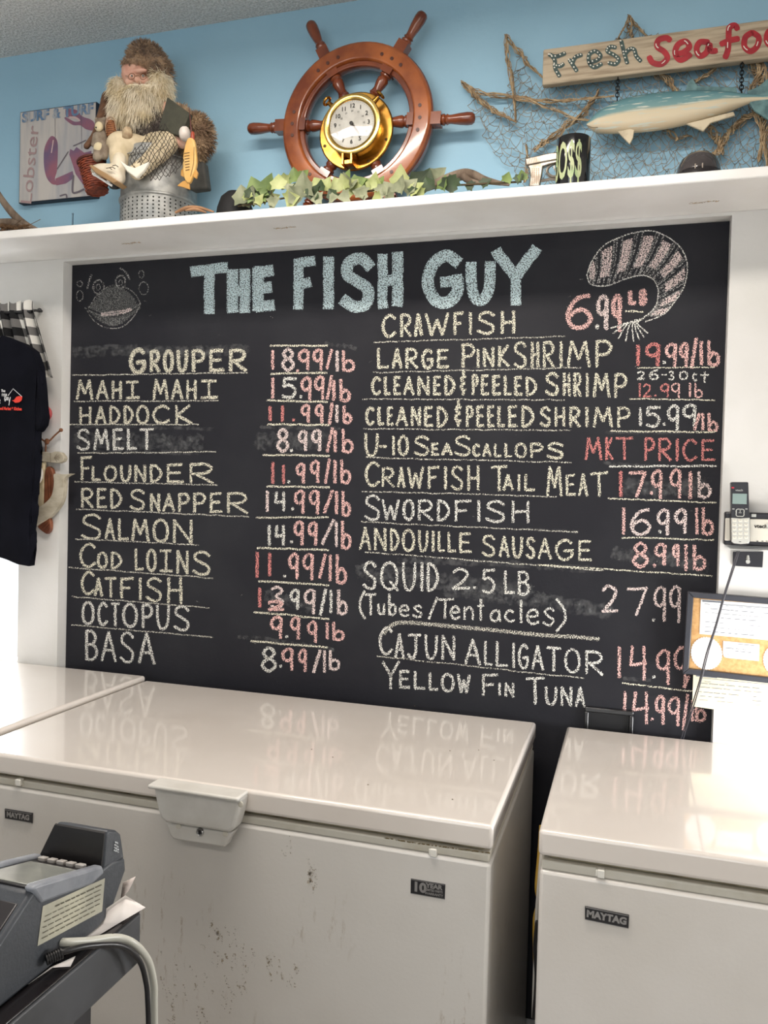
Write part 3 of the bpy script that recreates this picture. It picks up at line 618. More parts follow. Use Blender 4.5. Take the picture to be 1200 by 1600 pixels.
def freezer(label, x0, x1, yb, yf, zt, lidh, gap, m, ox=0):
    t = thing('chest_freezer', label, 'freezer', ((x0+x1)/2, (yb+yf)/2, 0))
    zl = zt-lidh; zg = zl-gap
    b = new(); box(b, x0+.003, x1-.003, yf+.003, yb, .035, zg); obj('cabinet', b, m, t, bevel=.007, seg=3)
    b = new(); box(b, x0+.006, x1-.006, yf+.007, yb-.003, zg+.0005, zl-.010); obj('collar', b, plast, t, bevel=.003)
    b = new(); box(b, x0+.018, x1-.018, yf+.02, yb-.006, zl-.0095, zl-.0005); obj('gasket', b, gask, t, bevel=.002)
    b = new(); box(b, x0, x1, yf, yb, zl, zt); obj('lid', b, lidm, t, bevel=.0075, seg=4)
    b = new(); box(b, x0+.03, x1-.03, yf+.04, yb-.03, .002, .0345); obj('plinth', b, blackp, t)
    return t
FM = freezer('wide white chest freezer in the middle with a lock latch, scuffed front', -1.3898, -.2121, -.0598, -.7596, .89, .045, .026, scuff)
FR = freezer('white chest freezer on the right, its lid end in bright window light', -.1345, .70, -.0415, -.729, .883, .047, .027, enamel)
FL = freezer('white chest freezer at the far left by the window', -2.58, -1.3985, -.0475, -.7475, .9005, .022, .026, enamel)
YFM, YFR = -.7596, -.729
# latch on the middle freezer
def q(px, py, dy=0.0): return P(px, py, YFM-dy)
b = new()
top = [(256, 1219), (389, 1240), (389, 1248), (378, 1257), (262, 1237), (254, 1228)]
o_ = [q(255, 1216), q(390, 1237), q(386, 1262), q(380, 1284), q(372, 1290), q(275, 1275), q(266, 1268), q(260, 1245)]
prism(b, o_, (0, -.038, 0)); obj('latch_handle', b, mat('latch_plastic', (216, 214, 209), .38, rgb2=(198, 195, 188), nscale=9), FM, bevel=.008, seg=3)
b = new(); x0 = q(252, 1216).x; x1 = q(390, 1238).x
prism(b, [Vector((x0, YFM-.004, .892)), Vector((x1, YFM-.004, .892)), Vector((x1, YFM-.004, .884)), Vector((x0, YFM-.004, .884))], (0, -.046, 0))
obj('latch_ledge', b, mat('latch_plastic', (216, 214, 209)), FM, bevel=.0035, seg=3)
b = new(); prism(b, [q(269, 1277), q(374, 1293), q(365, 1306), q(361, 1316), q(281, 1304), q(276, 1297)], (0, -.026, 0))
lp = obj('lock_plate', b, mat('latch_plastic', (216, 214, 209)), FM, bevel=.004)
c = q(313.5, 1299, .026); b = new(); lathe(b, [(.0075, 0), (.0075, .004), (.0062, .006), (.0062, .003), (.001, .003)], c, (0, -1, 0), 20); obj('lock_cylinder', b, silver, lp)
b = new(); box(b, c.x-.0012, c.x+.0012, c.y-.0065, c.y-.002, c.z-.004, c.z+.004); obj('keyhole', b, blackp, lp)
for px, py in ((279, 1291), (352, 1303), (376, 1257)):
    c2 = q(px, py, .0262 if py != 1257 else .0382); b = new(); lathe(b, [(.0055, -.001), (.0055, .0006), (.0048, .0009), (.0001, .0009)], c2, (0, -1, 0), 18); obj('screw_cap', b, plast, lp if py != 1257 else FM)
# badges
badge = mat('badge_dark', (34, 33, 36), .35); badge_t = mat('badge_silver', (150, 148, 146), .35, .3)
def plate(parent, name, pxs, Y, th, body, size, lab, sx=1.0, bold=.0006, extra=None):
    b = new(); slab(b, pxs, Y-.0002, -th); o = obj(name, b, badge, parent, bevel=.0008); o['label'] = lab
    A, B_, D = P(*pxs[0], Y), P(*pxs[1], Y), P(*pxs[3], Y)
    ux = (B_-A).normalized(); c = (P(*pxs[0], Y)+P(*pxs[2], Y))/2
    fn = frame_fn(c+Vector((0, -th-.0006, 0)), ux, (-ux.z, 0, ux.x))
    b = new(); put_text(b, body, size, fn, bold, sx); obj('badge_lettering', b, badge_t, o, recalc=False)
    wdt = (B_-A).length; hh = (A-D).length
    b = new()
    for z in (-hh/2+.0011, hh/2-.0011):
        v = [fn(-wdt/2+.001, z-.0005), fn(wdt/2-.001, z-.0005), fn(wdt/2-.001, z+.0005), fn(-wdt/2+.001, z+.0005)]
        b.faces.new([b.verts.new(x) for x in v])
    obj('badge_border', b, badge_t, o, recalc=False)
    return o, fn
plate(FM, 'maker_badge', [(8.5, 1263), (52, 1270), (51.5, 1286), (9, 1278)], YFM+.003, .003, 'MAYTAG', .0155, 'small dark maker badge with silver lettering', .95, .0008)
plate(FR, 'maker_badge', [(914, 1415), (983, 1429), (982, 1450), (914, 1436)], YFR+.003, .003, 'MAYTAG', .0168, 'dark maker badge with silver lettering', 1.0, .0009)
st, fn = plate(FM, 'warranty_sticker', [(642, 1372.5), (696, 1381.5), (695, 1405.5), (641.5, 1396)], YFM+.003, .0006, '10', .024, 'black and silver sticker reading 10 YEAR limited parts warranty', 1.1, .0012)
# the 10 sits left on the sticker, the other words to its right
for ch in st.children:
    if ch.name.startswith('badge_lettering'):
        for v in ch.data.vertices: v.co.x -= .0155
b = new(); put_text(b, 'YEAR', .0115, lambda x, y: fn(x+.012, y+.0065), .0006, 1.1)
for i, tx in enumerate(('LIMITED PARTS', 'WARRANTY')): put_text(b, tx, .0062, lambda x, y: fn(x+.012, y-.0015-.0065*i), .0002, .78 if i == 0 else 1.0)
obj('small_print', b, badge_t, st, recalc=False)
# collar clips and small marks
for par, px, py, Y in ((FM, 677, 1333, YFM), (FR, 939, 1366, YFR), (FM, 28, 1223, YFM)):
    c = P(px, py, Y); b = new(); box(b, c.x-.006, c.x+.006, Y-.001, Y+.012, c.z-.007, c.z+.007); box(b, c.x-.009, c.x-.006, Y+.001, Y+.012, c.z-.006, c.z+.006); obj('lid_clip', b, mat('clip_white', (228, 226, 218), .35), par, bevel=.0012)
b = new()
for pts in ([(600, 1309), (640, 1316), (690, 1323), (765, 1333)], ):
    ribbon(b, [(P(x, y, YFM+.006).x, P(x, y, YFM+.006).z) for x, y in pts], .003, lambda x, y, l: (x, YFM+.0062, y))
obj('grime_streak', b, chalk_mat('grime_brown', (110, 96, 66), .46, .08, 140), FM, recalc=False)
b = new()
random.seed(3)
for cx, cy, n_, s_ in ((483, 1356, 9, 7), (487, 1375, 5, 6), (443, 1320, 3, 7), (340, 1460, 16, 22), (375, 1500, 18, 20), (345, 1530, 22, 30), (270, 1545, 18, 26), (310, 1560, 10, 22), (425, 1500, 8, 10), (452, 1520, 8, 12)):
    for i in range(n_):
        x, y = random.gauss(cx, s_*.6), min(1592, random.gauss(cy, s_)); a = random.uniform(.7, 1.9); l = random.uniform(5, 20)
        ribbon(b, [(x, y), (x+l*math.cos(a)*.6, y+l*math.sin(a))], random.uniform(3, 8), lambda X, Y_, lf: P(X, Y_, YFM+.0026-lf))
o = obj('scuff_mark', b, chalk_mat('scuff_brown', (174, 160, 136), .63, .12, 240, .2), FM, recalc=False); o['kind'] = 'stuff'
b = new()
for px, py in ((487, 1171), (703, 1173), (748, 1172), (575, 1226), (707, 1249), (772, 1188), (648, 1103), (520, 1183)):
    v = PZ(px, py, .8903); lathe(b, [(.0018, 0), (.0015, .0004), (.0003, .0006)], v, (0, 0, 1), 8)
o = obj('lid_speck', b, grime, FM); o['kind'] = 'stuff'
# cables hanging in the gap between the two freezers
def cable(name, label, pts, rad, m, parent=None, seg=8, cat='cable'):
    b = new(); tube(b, cathull([tuple(p) for p in pts], False, 8), rad, seg); o = obj(name, b, m, parent)
    if not parent: tag(o, label, cat)
    return o
GX = -.172
def g_(px, py, y): v = P(px, py, y); v.x = max(-.206, min(-.14, v.x)); return v
cable('mains_cable', 'yellow power cord hanging in the gap between middle and right freezer', [g_(845, 1290, -.25), g_(842, 1335, -.3), g_(838, 1385, -.35), g_(841, 1410, -.36), g_(835, 1440, -.38), g_(836, 1520, -.4)], .004, mat('yellow_cord', (196, 158, 62), .5))
cable('mains_cable', 'white power cord hanging in the dark gap between two freezers', [g_(848, 1310, -.5), g_(842, 1380, -.52), g_(838, 1440, -.52), g_(841, 1480, -.52), g_(836, 1500, -.5), g_(833, 1590, -.5)], .0035, mat('white_cord', (206, 202, 194), .5))
cable('mains_cable', 'black power cord lowest in the gap between the freezers', [g_(840, 1440, -.64), g_(836, 1480, -.62), g_(839, 1530, -.62), g_(834, 1590, -.6)], .004, blackp)
# black frame half hidden behind the right freezer
b = new()
f0 = [(914, 1104), (990, 1112)]; a, c = P(914, 1104, -.012), P(990, 1112, -.012); zt = a.z
zb = .72
t = thing('picture_frame', 'small black frame on the chalkboard just above the right freezer', 'frame', ((a.x+c.x)/2, -.01, zb))
b = new()
box(b, a.x, c.x, -.016, .0008, zt-.012, zt); box(b, a.x, a.x+.01, -.016, .0008, zb, zt-.012); box(b, c.x-.01, c.x, -.016, .0008, zb, zt-.012); box(b, a.x+.01, c.x-.01, -.016, .0008, zb, zb+.012)
obj('frame', b, mat('frame_black', (20, 20, 22), .3, coat=.4), t, bevel=.002)
b = new(); box(b, a.x+.011, c.x-.011, -.006, .0006, zb+.013, zt-.013); obj('backing', b, mat('backing_black', (16, 16, 19), .5), t)

# ------------------------------------------------------------------ ship's wheel with porthole clock
wood = mat('mahogany', (176, 98, 46), .25, rgb2=(112, 50, 22), nscale=9, nlo=.35, nhi=.65, stretch=(1, 1, 1), coat=.6, detail=8)
wood2 = mat('mahogany_dark', (128, 62, 30), .25, rgb2=(94, 40, 19), nscale=14, coat=.6)
brass = mat('polished_brass', (222, 190, 116), .18, 1, rgb2=(200, 164, 90), nscale=12)
brassd = mat('aged_brass', (196, 150, 72), .24, 1, rgb2=(150, 104, 46), nscale=25)
WYC = -.062
cw = P(557.5, 193.5, WYC)
# face plane: leaning slightly back is ignored, wheel stands parallel to the wall on the shelf
WH = thing('ship_wheel', 'varnished wooden ship wheel with six handles and a brass porthole clock at its hub', 'ship wheel', (cw.x, cw.y, cw.z-.34))
Ro = (P(671, 190, WYC).x-P(441, 200, WYC).x)/2; Ri = Ro*.715
def ringmesh(b, prof, c, seg=72):
    # prof: closed (radius, y) profile
    rings = [[b.verts.new((c.x+r*math.cos(a), c.y+y, c.z+r*math.sin(a))) for r, y in prof] for a in [2*PI*k/seg for k in range(seg)]]
    n = len(prof)
    for k in range(seg):
        for i in range(n):
            f = b.faces.new((rings[k][i], rings[k][(i+1) % n], rings[(k+1) % seg][(i+1) % n], rings[(k+1) % seg][i]))
b = new(); ringmesh(b, [(Ro*.965, -.02), (Ro, -.014), (Ro, .018), (Ro*.97, .022), (Ri*1.1, .022), (Ri*1.07, .018), (Ri*1.07, -.014), (Ri*1.1, -.02)], cw)
rim = obj('rim', b, wood, WH, bevel=.002)
b = new(); ringmesh(b, [(Ri*1.09, -.010), (Ri*1.0, -.010), (Ri*.985, -.004), (Ri*.985, .014), (Ri*1.0, .02), (Ri*1.09, .02)], cw)
obj('inner_felloe', b, wood2, WH, bevel=.0015)
b = new(); ringmesh(b, [(Ro*1.0, -.009), (Ro*1.012, -.006), (Ro*1.012, .012), (Ro*1.0, .016)], cw); obj('outer_felloe', b, wood2, WH)
Rt = .338
def spokeprof():
    return [(.012, .075), (.013, .085), (.0165, .092), (.013, .098), (.0155, .103), (.013, .108), (.0125, .118), (.017, .13), (.019, .14), (.016, .147), (.013, .15)]
for k in range(6):
    an = R(-3.6+60*k); d = Vector((math.cos(an), 0, math.sin(an)))
    b = new(); lathe(b, [(.011, .07), (.0125, .085), (.0165, .090), (.0135, .096), (.012, .105), (.0155, .122), (.0165, .132), (.0125, .138), (.0165, .142), (.0165, .146), (.013, .149)], cw, d, 20)
    tt = d.cross(Vector((0, 1, 0)))
    def blk(r0_, r1_, w1, h):
        vs = []
        for rr in (r0_, r1_):
            for sx, sy in ((-1, -1), (1, -1), (1, 1), (-1, 1)): vs.append(b.verts.new(cw+d*rr+tt*sx*w1+Vector((0, sy*h, 0))))
        for f in ((0, 1, 2, 3), (7, 6, 5, 4), (0, 4, 5, 1), (1, 5, 6, 2), (2, 6, 7, 3), (3, 7, 4, 0)): b.faces.new([vs[i] for i in f])
    blk(.148, Ri*1.075, .0165, .0175)
    sp = obj('spoke', b, wood2, WH)
    b = new(); blk(Ro*.99, Ro+.026, .0165, .016)
    e = Ro+.026
    lathe(b, [(.012, e), (.015, e+.004), (.015, e+.008), (.011, e+.011), (.0145, e+.015), (.0115, e+.02), (.0115, e+.026), (.015, e+.05), (.0165, e+.07), (.0155, e+.082), (.011, e+.0885), (.003, e+.091)], cw, d, 20)
    obj('handle', b, wood2, sp)
    b = new()
    for dd in (-.35, 0, .35):
        a2 = an+dd*.5; lathe(b, [(.005, 0), (.005, .0012), (.0002, .0014)], cw+Vector((math.cos(a2)*Ro*.86, -.0202, math.sin(a2)*Ro*.86)), (0, -1, 0), 10)
    obj('dowel_plug', b, mat('dowel_dark', (74, 32, 16), .4), rim)
# porthole clock: back plate on the wheel, case standing proud, dial and hands
cc = Vector((cw.x, cw.y, cw.z))
b = new(); lathe(b, [(.001, .004), (.104, .004), (.107, .001), (.107, -.003), (.104, -.006), (.001, -.006)], P(556.5, 206, WYC-.012), (0, 1, 0), 56)
bp_ = obj('clock_back_plate', b, brassd, WH, bevel=.001)
ck = P(549, 192.5, WYC-.06); rb = (P(592, 192, WYC-.06).x-P(505, 192, WYC-.06).x)/2
ctr = P(556.5, 206, WYC-.015)
b = new()
# case: slightly conical drum from the plate to the bezel
prof = [(rb*.9, 0), (rb*.93, .5), (rb*.98, .86), (rb*1.02, .94), (rb*1.0, 1.0), (rb*.93, 1.02), (rb*.83, 1.0), (rb*.80, .95), (rb*.785, .86)]
seg = 56; rings = []
for r_, f in prof:
    yy = ctr.y+(ck.y-ctr.y)*f; ox = ck.x; oz = ck.z
    rings.append([b.verts.new((ox+r_*math.cos(2*PI*k/seg), yy, oz+r_*math.sin(2*PI*k/seg))) for k in range(seg)])
for i in range(len(rings)-1):
    for k in range(seg):
        f = b.faces.new((rings[i][k], rings[i][(k+1) % seg], rings[i+1][(k+1) % seg], rings[i+1][k])); f.smooth = True
case = obj('clock_case', b, brass, WH)
dm = mat('clock_dial', (176, 175, 168), .42, .25, rgb2=(160, 159, 152), nscale=30)
yd = ctr.y+(ck.y-ctr.y)*.9
b = new(); lathe(b, [(.0001, 0), (rb*.79, 0), (rb*.79, .002), (.0001, .002)], (ck.x, yd, ck.z), (0, 1, 0), 56); dial = obj('clock_dial', b, dm, case)
ink = mat('black_ink', (26, 24, 22), .6)
b = new()
for h in range(1, 13):
    a = PI/2-h*PI/6; rr = rb*.60
    put_text(b, str(h), rb*.2, lambda x, y: (ck.x+math.cos(a)*rr+x, yd-.0012, ck.z+math.sin(a)*rr+y), .0003)
    put_text(b, str(h+12), rb*.085, lambda x, y: (ck.x+math.cos(a)*rb*.43+x, yd-.0012, ck.z+math.sin(a)*rb*.43+y), .0)
for i in range(60):
    a = i*PI/30; r1 = rb*.74; r2 = rb*(.765 if i % 5 else .775); d = Vector((math.cos(a), 0, math.sin(a))); n_ = Vector((-d.z, 0, d.x))*.0004
    o0 = Vector((ck.x, yd-.0012, ck.z)); b.faces.new([b.verts.new(o0+d*r1-n_), b.verts.new(o0+d*r1+n_), b.verts.new(o0+d*r2+n_), b.verts.new(o0+d*r2-n_)])
obj('dial_numerals', b, ink, dial, recalc=False)
def hand(nm, ang, L_, w_h):
    a = PI/2-R(ang); d = Vector((math.cos(a), 0, math.sin(a))); n_ = Vector((-d.z, 0, d.x)); o0 = Vector((ck.x, yd-.0045, ck.z)); b = new()
    prism(b, [o0-d*L_*.15-n_*w_h*.5, o0-d*L_*.15+n_*w_h*.5, o0+d*L_*.6+n_*w_h, o0+d*L_, o0+d*L_*.6-n_*w_h], (0, .0008, 0)); obj(nm, b, ink, dial)
hand('hour_hand', 142, rb*.47, .0032); hand('minute_hand', 141, rb*.5, .0022)
b = new(); lathe(b, [(.005, 0), (.005, .004), (.0002, .005)], (ck.x, yd-.003, ck.z), (0, -1, 0), 16); obj('hand_hub', b, ink, dial)
gl = bpy.data.materials.new('clock_glass'); gl.use_nodes = True
_n = gl.node_tree.nodes; _l = gl.node_tree.links
_t = _n.new('ShaderNodeBsdfTransparent'); _g = _n.new('ShaderNodeBsdfGlossy'); _g.inputs['Roughness'].default_value = .03; _f = _n.new('ShaderNodeFresnel'); _f.inputs[0].default_value = 1.4
_m = _n.new('ShaderNodeMixShader'); _l.new(_f.outputs[0], _m.inputs[0]); _l.new(_t.outputs[0], _m.inputs[1]); _l.new(_g.outputs[0], _m.inputs[2]); _l.new(_m.outputs[0], _n['Material Output'].inputs[0])
b = new(); lathe(b, [(.0001, .003), (rb*.4, .0024), (rb*.8, 0)], (ck.x, yd-.008, ck.z), (0, -1, 0), 40, caps=False); obj('clock_glass', b, gl, case)
# wing nut dogs at upper left and upper right, hinge at the bottom
for k, (px, py) in enumerate(((513, 160), (588, 155))):
    v = P(px, py, ck.y+.012); b = new(); dv = Vector((v.x-ck.x, 0, v.z-ck.z)).normalized(); st_ = Vector((ck.x, v.y, ck.z))+dv*rb*.98
    tube(b, [st_-dv*.006, st_+dv*.02], [.0085, .0055], 12)
    nn = dv.cross(Vector((0, 1, 0))); e0 = st_+dv*.028
    tube(b, [e0+(nn*math.cos(t_)+Vector((0, math.sin(t_), 0)))*.011 for t_ in [i*2*PI/16 for i in range(17)]], .0035, 8, cap=False)
    obj('clamp_screw', b, brassd, case)
hb = P(544, 251, ck.y+.012); b = new()
box(b, hb.x-.016, hb.x-.009, hb.y-.012, hb.y+.03, hb.z-.014, hb.z+.018); box(b, hb.x+.009, hb.x+.016, hb.y-.012, hb.y+.03, hb.z-.014, hb.z+.018); box(b, hb.x-.009, hb.x+.009, hb.y-.008, hb.y+.03, hb.z-.012, hb.z+.0)
obj('clock_hinge', b, brassd, case, bevel=.0015)
b = new()
pc = P(556.5, 206, WYC-.012)
for a in (R(200), R(-20), R(250), R(-65)):
    lathe(b, [(.0045, 0), (.004, .0016), (.0002, .002)], (pc.x+math.cos(a)*.095, pc.y-.006, pc.z+math.sin(a)*.095), (0, -1, 0), 10)
obj('plate_screw', b, mat('screw_dark', (70, 52, 26), .4, .8), bp_)

# ------------------------------------------------------------------ shelf, left half
plain = lambda n, c, r_=.6, **k: mat(n, c, r_, **k)
# lobster sign on the blue wall
SY = -.024
pq = [P(28.5, 176, SY), P(148, 158.6, SY), P(151.8, 306.8, SY), P(32, 317.5, SY)]
zt_, zb_ = (pq[0].z+pq[1].z)/2, (pq[2].z+pq[3].z)/2; xl_, xr_ = (pq[0].x+pq[3].x)/2, (pq[1].x+pq[2].x)/2
t = thing('lobster_sign', 'weathered SURF & TURF lobster sign hung on the blue wall at left', 'sign', ((xl_+xr_)/2, -.001, zb_))
b = new(); box(b, xl_, xr_, SY, -.001, zb_, zt_)
obj('sign_board', b, plain('sign_edge_navy', (30, 38, 52), .6), t, bevel=.002)
washed = mat('whitewashed_planks', (196, 190, 184), .75, rgb2=(158, 160, 168), nscale=26, nlo=.45, nhi=.75, stretch=(1, 1, .12), detail=7)
b = new(); box(b, xl_+.003, xr_-.003, SY-.001, SY-.0001, zb_+.003, zt_-.003); fc = obj('sign_face', b, washed, t, bevel=.003)
sw, sh_ = xr_-xl_, zt_-zb_
def sp(px, py, l=0):   # pixel of the sign -> its face
    v = P(px, py, SY); return Vector((v.x, SY-.0012-l, v.z))
paintb = mat('faded_blue_paint', (98, 128, 160), .7, rgb2=(176, 178, 180), nscale=40, nlo=.48, nhi=.62, stretch=(1, 1, .2))
paintl = mat('pale_blue_paint', (150, 184, 200), .7, rgb2=(186, 190, 192), nscale=30, nlo=.4, nhi=.7, stretch=(.3, 1, 2))
lob = mat('lobster_paint', (150, 96, 112), .7, rgb2=(112, 92, 122), nscale=14, nlo=.38, nhi=.62)
lobd = mat('lobster_outline_paint', (108, 100, 108), .7)
pink = mat('script_pink_paint', (168, 142, 142), .7)
hi = mat('lobster_highlight_paint', (206, 180, 178), .7)
b = new(); pts = [sp(32, 281), sp(70, 279), sp(100, 284), sp(149, 286), sp(151, 303), sp(33, 315)]
b.faces.new([b.verts.new(v+Vector((0, .0008, 0))) for v in pts]); obj('sea_stripe', b, paintl, fc)
b = new(); ux = (sp(146, 170)-sp(31, 185)).normalized()
uxl = Vector((1, 0, 0)); c0 = (sp(32, 184)+sp(146, 171))/2
put_text(b, 'SURF & TURF', .043, frame_fn(Vector((c0.x, SY-.0024, zt_-.022)), uxl, (0, 0, 1)), .0017, (sw*.94)/.30)
tx_ = [v.co.x for v in b.verts]; s_ = sw*.93/(max(tx_)-min(tx_)); cx_ = (max(tx_)+min(tx_))/2
for v in b.verts: v.co.x = (xl_+xr_)/2+(v.co.x-cx_)*s_
obj('sign_lettering', b, paintb, fc, recalc=False)['label'] = 'faded blue SURF & TURF lettering'
b = new(); put_text(b, 'Lobster', .062, frame_fn(Vector((xl_+.045, SY-.0024, zb_+sh_*.40)), (.10, 0, 1), (-1, 0, .16)), .0, 1.3)
obj('script_lettering', b, pink, fc, recalc=False)['label'] = 'faint pink cursive Lobster running up the side'
def patch(b, pxs, l=.0): b.faces.new([b.verts.new(sp(x, y, l)) for x, y in pxs])
b = new()
z4 = lambda L_: [(x/6.667, 140+y/6.667) for x, y in L_]
patch(b, cathull(z4([(545, 485), (600, 540), (605, 700), (595, 850), (575, 930), (600, 985), (545, 985), (490, 920), (462, 800), (462, 640), (495, 540)]), True), .0002)
patch(b, cathull(z4([(700, 205), (800, 215), (860, 280), (940, 310), (985, 350), (980, 425), (900, 415), (840, 375), (760, 370), (680, 310), (690, 290), (780, 335), (840, 325), (780, 280), (700, 290), (685, 230)]), True), .0002)
patch(b, z4([(580, 930), (760, 850), (775, 920), (690, 980), (590, 1000)]), .0003)
patch(b, z4([(735, 620), (770, 640), (800, 600), (880, 660), (955, 640), (960, 720), (1000, 800), (1000, 1000), (880, 1010), (790, 880), (760, 780), (725, 680)]), .0004)
obj('lobster_painting', b, lob, fc, recalc=False)
b = new()
rb_ = lambda L_, w_: ribbon(b, z4(L_), w_, lambda x, y, l: sp(x, y, .0007+l))
rb_([(600, 830), (715, 650)], 1.6); rb_([(770, 590), (900, 530)], 1.6); rb_(cathull([(770, 900), (760, 1060), (800, 1075), (880, 1040)]), 3); rb_(cathull([(630, 1110), (690, 1095), (700, 1130)]), 2.5)
for X in (575, 850): rb_([(X, 190), (X+6, 620)], .6)
obj('antenna_lines', b, lobd, fc, recalc=False)
b = new(); rb_ = lambda L_, w_: ribbon(b, z4(L_), w_, lambda x, y, l: sp(x, y, .0009+l))
rb_(cathull([(560, 530), (550, 600), (540, 660)]), 1.6); rb_(cathull([(730, 290), (800, 300), (835, 325)]), 2.4)
obj('claw_highlight', b, hi, fc, recalc=False)

# driftwood branch with roots, far left
drift = mat('grey_driftwood', (134, 118, 102), .85, rgb2=(98, 82, 68), nscale=40, stretch=(1, 1, .25), bump=.4, bscale=120)
def limb(b, pxs, Y, rads, seg=10):
    pts = [P(x, y, Y+dy) for x, y, dy in [(q+(0,))[:3] for q in pxs]]
    c = cathull([(*p, r_) for p, r_ in zip([tuple(v) for v in pts], rads)], False, 6)
    tube(b, [q[:3] for q in c], [max(q[3], .0004) for q in c], seg)
t = thing('driftwood_branch', 'grey forked driftwood branch with dry roots at the left end of the shelf', 'driftwood', (-1.86, -.14, SH1))
b = new(); limb(b, [(-14, 285), (3, 312), (22, 336), (42, 352), (68, 363)], -.15, [.009, .010, .012, .010, .004]); limb(b, [(-30, 350), (0, 349), (25, 350), (42, 356)], -.15, [.013, .014, .015, .009]); obj('branch', b, drift, t)
b = new(); random.seed(5)
for i in range(70):
    x, y = random.uniform(-10, 42), random.uniform(350, 364)
    pts = [P(x+random.gauss(0, 9)*k*.5, y+random.gauss(0, 4)*k*.4+k*1.0, -.17-random.uniform(0, .05)) for k in range(5)]
    for p in pts: p.z = max(p.z, SH1+.001) if p.y > YF else p.z
    tube(b, cathull([tuple(p) for p in pts], False, 3), .0008, 4)
obj('root_fibres', b, mat('root_brown', (112, 84, 58), .9), t)['kind'] = 'stuff'

# galvanised bucket
galv = mat('galvanised_steel', (172, 172, 168), .45, .35, rgb2=(138, 140, 138), nscale=38, nlo=.35, nhi=.65)
hole = mat('hole_black', (18, 18, 18), .8)
BY = -.125
bc = P(249, 300, BY); zr = P(249, 298, BY-.1).z; rB = .108
t = thing('minnow_bucket', 'galvanised metal bucket with rows of punched holes, seat of the bearded figurine', 'bucket', (bc.x, BY, SH1))
zt = P(249, 246, BY).z
b = new(); lathe(b, [(.02, SH1), (rB*.97, SH1), (rB, SH1+.004), (rB, zr-.006), (rB+.004, zr-.003), (rB+.004, zr+.001), (rB, zr+.004), (rB*.985, zt-.03), (rB*.99, zt-.004), (rB*.95, zt), (.03, zt)], (bc.x, BY, 0), (0, 0, 1), 48)
bk = obj('bucket_body', b, galv, t)
b = new()
for r_ in range(7):
    z = zr-.014-.0105*r_
    if z < SH1+.006: break
    for k in range(44):
        a = 2*PI*(k+.5*(r_ % 2)*0)/44; d = Vector((math.cos(a), math.sin(a), 0))
        if d.y < .35: lathe(b, [(.0026, .0002), (.0001, .0004)], Vector((bc.x, BY, z))+d*rB, d, 7)
obj('punched_holes', b, hole, bk)
b = new(); tube(b, [(bc.x+(rB+.006)*math.cos(a), BY-.0+(rB+.006)*math.sin(a), zt-.03) for a in [PI+i*PI/14 for i in range(15)]], .0018, 6); obj('wire_bail', b, galv, t)

# bearded fisherman figurine
random.seed(11)
FY = -.14; K = mpp(P(240, 200, FY))
def e(b, px, py, dy, rx, rz, ry=None, rot=None):
    ell(b, P(px, py, FY-dy), (rx*K, (rx*K if ry is None else ry), rz*K), 18, rot)
def cap(b, pts):   # pts: (px, py, dy, radius px)
    c = [(*P(x, y, FY-d), r_*K) for x, y, d, r_ in pts]; c = cathull(c, False, 5)
    for q_ in c: ell(b, q_[:3], (q_[3],)*3, 12)
def fur(b, c, r, n, L_, down=.4, w_=.0011, front=.55, jit=.5, zlo=-1, zhi=1, curl=0):
    c = Vector(c)
    for i in range(n):
        while True:
            d = Vector((random.gauss(0, 1), random.gauss(0, 1), random.gauss(0, 1))).normalized()
            if d.y < front and zlo <= d.z <= zhi: break
        p = c+Vector((d.x*r[0], d.y*r[1], d.z*r[2])); n_ = Vector((d.x/r[0], d.y/r[1], d.z/r[2])).normalized()
        g = (n_+Vector((random.gauss(0, jit), random.gauss(0, jit), random.gauss(0, jit)-down))).normalized(); s = g.cross(Vector((random.gauss(0, 1), random.gauss(0, 1), random.gauss(0, 1)))).normalized()
        l = L_*random.uniform(.6, 1.2); g2 = (g+Vector((random.gauss(0, curl), random.gauss(0, curl), -down*.6+random.gauss(0, curl)))).normalized()
        p1 = p+g*l*.5; p2 = p1+g2*l*.5; p0 = p-n_*.002
        v = [b.verts.new(x) for x in (p0-s*w_, p0+s*w_, p1+s*w_*.8, p1-s*w_*.8, p2)]
        b.faces.new(v[:4]); b.faces.new((v[3], v[2], v[4]))
furm = mat('brown_fur', (178, 150, 120), .9, rgb2=(122, 98, 78), nscale=42, nlo=.4, nhi=.62, sheen=.3)
furd = mat('grey_fur', (112, 104, 96), .9, rgb2=(70, 62, 58), nscale=40, nlo=.4, nhi=.62)
furt = mat('tan_fur', (176, 150, 120), .9, rgb2=(120, 96, 76), nscale=36, nlo=.4, nhi=.62)
hairm = mat('cream_wool', (240, 230, 208), .8, rgb2=(226, 210, 174), nscale=22)
skin = mat('figurine_skin', (224, 182, 160), .55, rgb2=(212, 156, 136), nscale=25)
cloth = mat('cream_cloth', (214, 198, 168), .85, rgb2=(196, 180, 148), nscale=30, bump=.25, bscale=60)
FG = thing('fisherman_figurine', 'white-bearded fisherman figurine in a brown fur hat, sitting on the metal bucket', 'figurine', (bc.x, BY, zt))
b = new()
e(b, 232, 205, -.005, 33, 34, .055); e(b, 216, 118, .01, 25, 30, .05); e(b, 222, 160, 0, 20, 24, .035)
cap(b, [(195, 172, .02, 12), (176, 190, .04, 10), (172, 214, .07, 9), (195, 212, .085, 7)])
cap(b, [(262, 172, .01, 13), (296, 200, .01, 12), (288, 222, .06, 10), (270, 214, .085, 8)])
cap(b, [(225, 232, .03, 15), (200, 230, .07, 13), (186, 246, .095, 8), (184, 270, .11, 7)])
cap(b, [(240, 232, .03, 15), (262, 226, .08, 13), (238, 252, .1, 10), (212, 270, .11, 8)])
